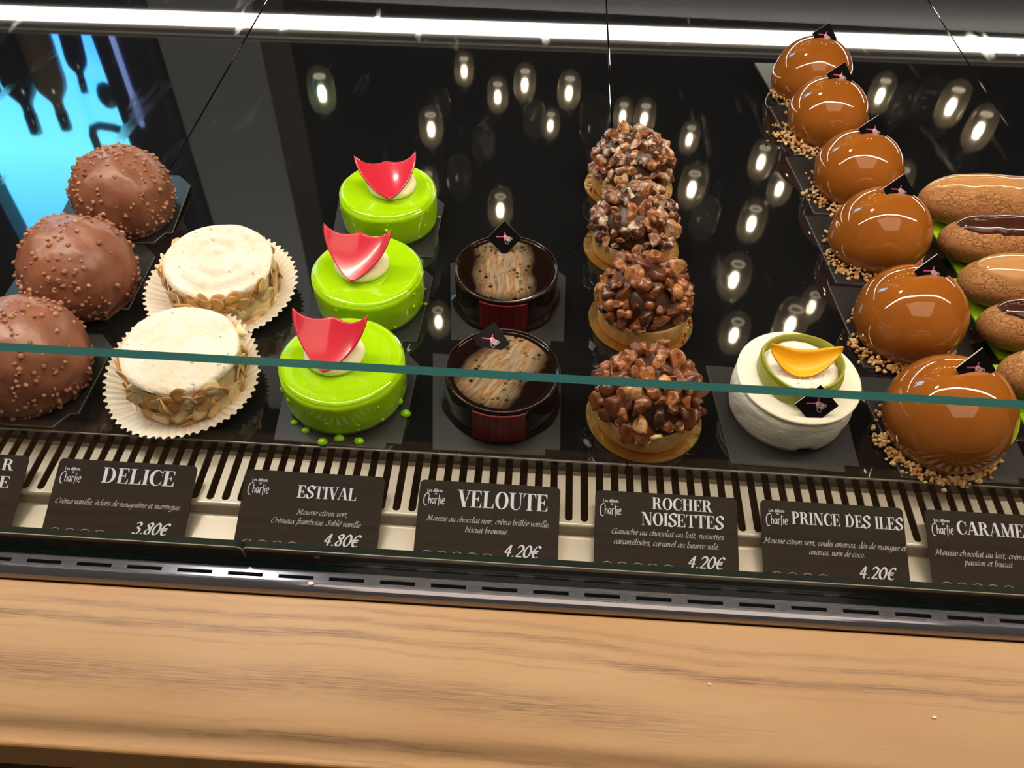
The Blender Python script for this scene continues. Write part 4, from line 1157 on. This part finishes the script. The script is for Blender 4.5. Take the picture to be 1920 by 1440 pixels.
eclair(.1255, .3215, 'choc_fondant', 'chocolate glazed eclair second from the front, under the black tag', 4, .58, R=.0215)
eclair(.0790, .3205, 'coffee_fondant', 'coffee glazed eclair at the front, beside the frontmost caramel dome', 5, .70, R=.0212)

# ------------------------------------------------------------------ loose crumbs
for x, y, z, s, mt_, lab in ((-.1085, -.0915, -.0068, .0011, 'coconut', 'white crumb lying on the nose of the steel rail'),
                            (.2290, -.1420, -.0136, .0008, 'coconut', 'tiny white crumb on the right part of the wooden ledge'),
                            (.1130, -.1320, -.0136, .0006, 'coconut', 'tiny pale crumb near the middle of the wooden ledge')):
    b = MB(); b.add([(q.x * s * 1.7, q.y * s, q.z * s * .6 + s * .5) for q in ICO2[0]], ICO2[1])
    o = b.obj('crumb', mt_); o.location = (x, y, z); tag(o, lab, 'crumb')

# ------------------------------------------------------------------ the shop mirrored in the shelf
LIT = [(-0.442, 3.968, 1.822), (-0.237, 3.653, 1.788), (-0.095, 3.507, 1.635), (0.049, 4.013, 2.152), (0.119, 3.309, 1.557), (0.439, 3.831, 1.967), (0.502, 3.413, 1.734), (-0.493, 2.989, 1.589), (0.81, 3.758, 2.042), (0.97, 2.889, 1.607), (1.08, 2.877, 1.731), (0.607, 2.475, 1.481), (0.85, 2.387, 1.566), (0.709, 1.948, 1.486), (0.775, 1.964, 1.773), (1.225, 2.428, 2.025), (0.856, 1.696, 1.453), (-0.156, 2.604, 1.726), (-0.57, 3.29, 2.103), (-0.411, 2.348, 2.163), (1.61, 2.775, 1.241), (1.724, 2.71, 1.301), (1.50, 2.70, 1.56), (1.508, 3.213, 1.443)]
UNLIT = [(-0.505, 3.396, 1.723), (-0.035, 3.198, 1.652), (0.19, 2.38, 1.157), (-0.337, 2.696, 1.639), (-0.285, 3.271, 1.84), (1.532, 3.031, 1.39), (1.645, 3.054, 1.372), (0.635, 2.28, 1.487), (0.536, 2.812, 1.664), (1.881, 2.975, 1.665)]  # some of these stand in for the shelf's faint second reflections
def pendant(loc, lit, label, group, core='bulb_core'):
    t = thing('pendant_lamp', label, 'lamp', loc, (0, 0, 0), group)
    prof = [(0, -.098), (.022, -.094), (.042, -.078), (.052, -.045), (.0535, 0), (.052, .045), (.040, .078), (.022, .092), (.017, .096)]
    v, f = lathe(prof, 32); mesh_obj('glass_envelope', v, f, 'bulb_glass' if lit else 'ghost_glass', t, True)
    v, f = lathe([(0, .094), (.018, .094), (.018, .125), (.010, .135), (0, .135)], 20); mesh_obj('socket', v, f, 'socket_black', t, True)
    if lit:
        v, f = lathe([(0, -.022), (.012, -.016), (.0175, .008), (.013, .040), (0, .048)], 16); mesh_obj('filament', v, f, core, t, True)
        v, f = tube([(.021 * math.cos(q), .021 * math.sin(q), -.060 + .004 * math.sin(q)) for q in [2 * PI * k / 16 for k in range(17)]], .004, 6); mesh_obj('filament_loop', v, f, 'loop_glow', t, True)
    v, f = tube([(0, 0, .13), (0, 0, 2.5 - loc[2])], .002, 6); mesh_obj('cord', v, f, 'socket_black', t)
for p in LIT: pendant(p, True, 'lit clear glass pendant bulb mirrored in the black shelf', 'lit pendant bulbs seen in the shelf reflection')
for p in UNLIT: pendant(p, False, 'unlit clear glass pendant bulb, partly standing in for double images in the black shelf', 'unlit pendant bulbs, partly standing in for double images in the shelf')
pendant((-.871, 2.675, 1.263), True, 'single green-tinged lamp mirrored in the shelf, left of the others', None, 'green_core')

b = MB(); b.box((-.262, -.01, 0), (.262, .01, .95))
o = b.obj('blue_screen', 'cyan_screen'); o.location = (-1.575, 2.02, .672); tag(o, 'bright cyan lit panel mirrored at the left of the shelf', 'panel')
b = MB(); b.box((-1.99, 1.95, .672), (-1.842, 2.05, 1.7)); tag(b.obj('frame_post', 'navy_frame'), 'dark frame post at the left of the mirrored cyan panel', 'frame')
t = thing('frame_post', 'dark frame post with a pale blue light tube, right of the mirrored cyan panel', 'frame', (-1.305, 2.0, .6))
b = MB(); b.box((.0, -.05, 0), (.15, .05, 1.1)); b.obj('post', 'navy_frame', t)
b = MB(); b.box((.058, -.062, .075), (.070, -.051, .40)); b.obj('light_tube', 'tube_blue', t)
b = MB(); b.add([(q.x * .03, q.y * .02, q.z * .045) for q in ICO2[0]], ICO2[1]); o = b.obj('knob', 'navy_frame', t, True); o.location = (-.012, -.06, .30)
v, f = tube([(-.105, -.06, .54), (-.105, -.06, .44), (-.096, -.06, .415), (-.072, -.06, .405), (-.03, -.06, .41), (.01, -.06, .425)], .013, 10)
mesh_obj('pull_handle', v, f, 'navy_frame', t, True)
b = MB(); b.box((-2.3, 1.86, .655), (-1.33, 2.005, .668)); tag(b.obj('bottle_shelf', 'navy_frame'), 'dark shelf carrying the bottles in front of the cyan panel', 'shelf')
def bottle(x, y, s, m, label, lean=0.0):
    prof = [(0, 0), (.040, 0), (.043, .006), (.043, .17), (.038, .20), (.018, .235), (.0145, .25), (.0145, .31), (.016, .312), (.016, .33), (0, .33)]
    v, f = lathe([(r * s * 1.05, z * s) for r, z in prof], 28)
    t = thing('bottle', label, 'bottle', (x, y, .6685), (0, lean, 0), 'bottles in front of the cyan panel')
    mesh_obj('glass_body', v[:], f, m, t, True)
    v, f = lathe([(.0172 * s, .275 * s), (.0172 * s, .331 * s), (0, .3315 * s)], 20); mesh_obj('capsule', v, f, 'bottle_dark', t, True)
bottle(-1.545, 1.925, 1.10, 'bottle_dark', 'dark bottle at the left of the mirrored row', -.10)
bottle(-1.450, 1.915, 1.02, 'bottle_amber', 'pale amber bottle between two dark bottles in the mirror', -.06)
bottle(-1.350, 1.93, .66, 'bottle_dark', 'shorter dark bottle nearest the frame post in the mirror', -.12)
bottle(-1.640, 1.935, .74, 'bottle_dark', 'dark bottle at the far left of the mirrored row', -.05)
b = MB(); b.box((-1.145, 2.02, -.89), (-.84, 2.3, 2.45))
tag(b.obj('grey_column', 'grey_panel'), 'grey column mirrored beside the cyan panel', 'column')
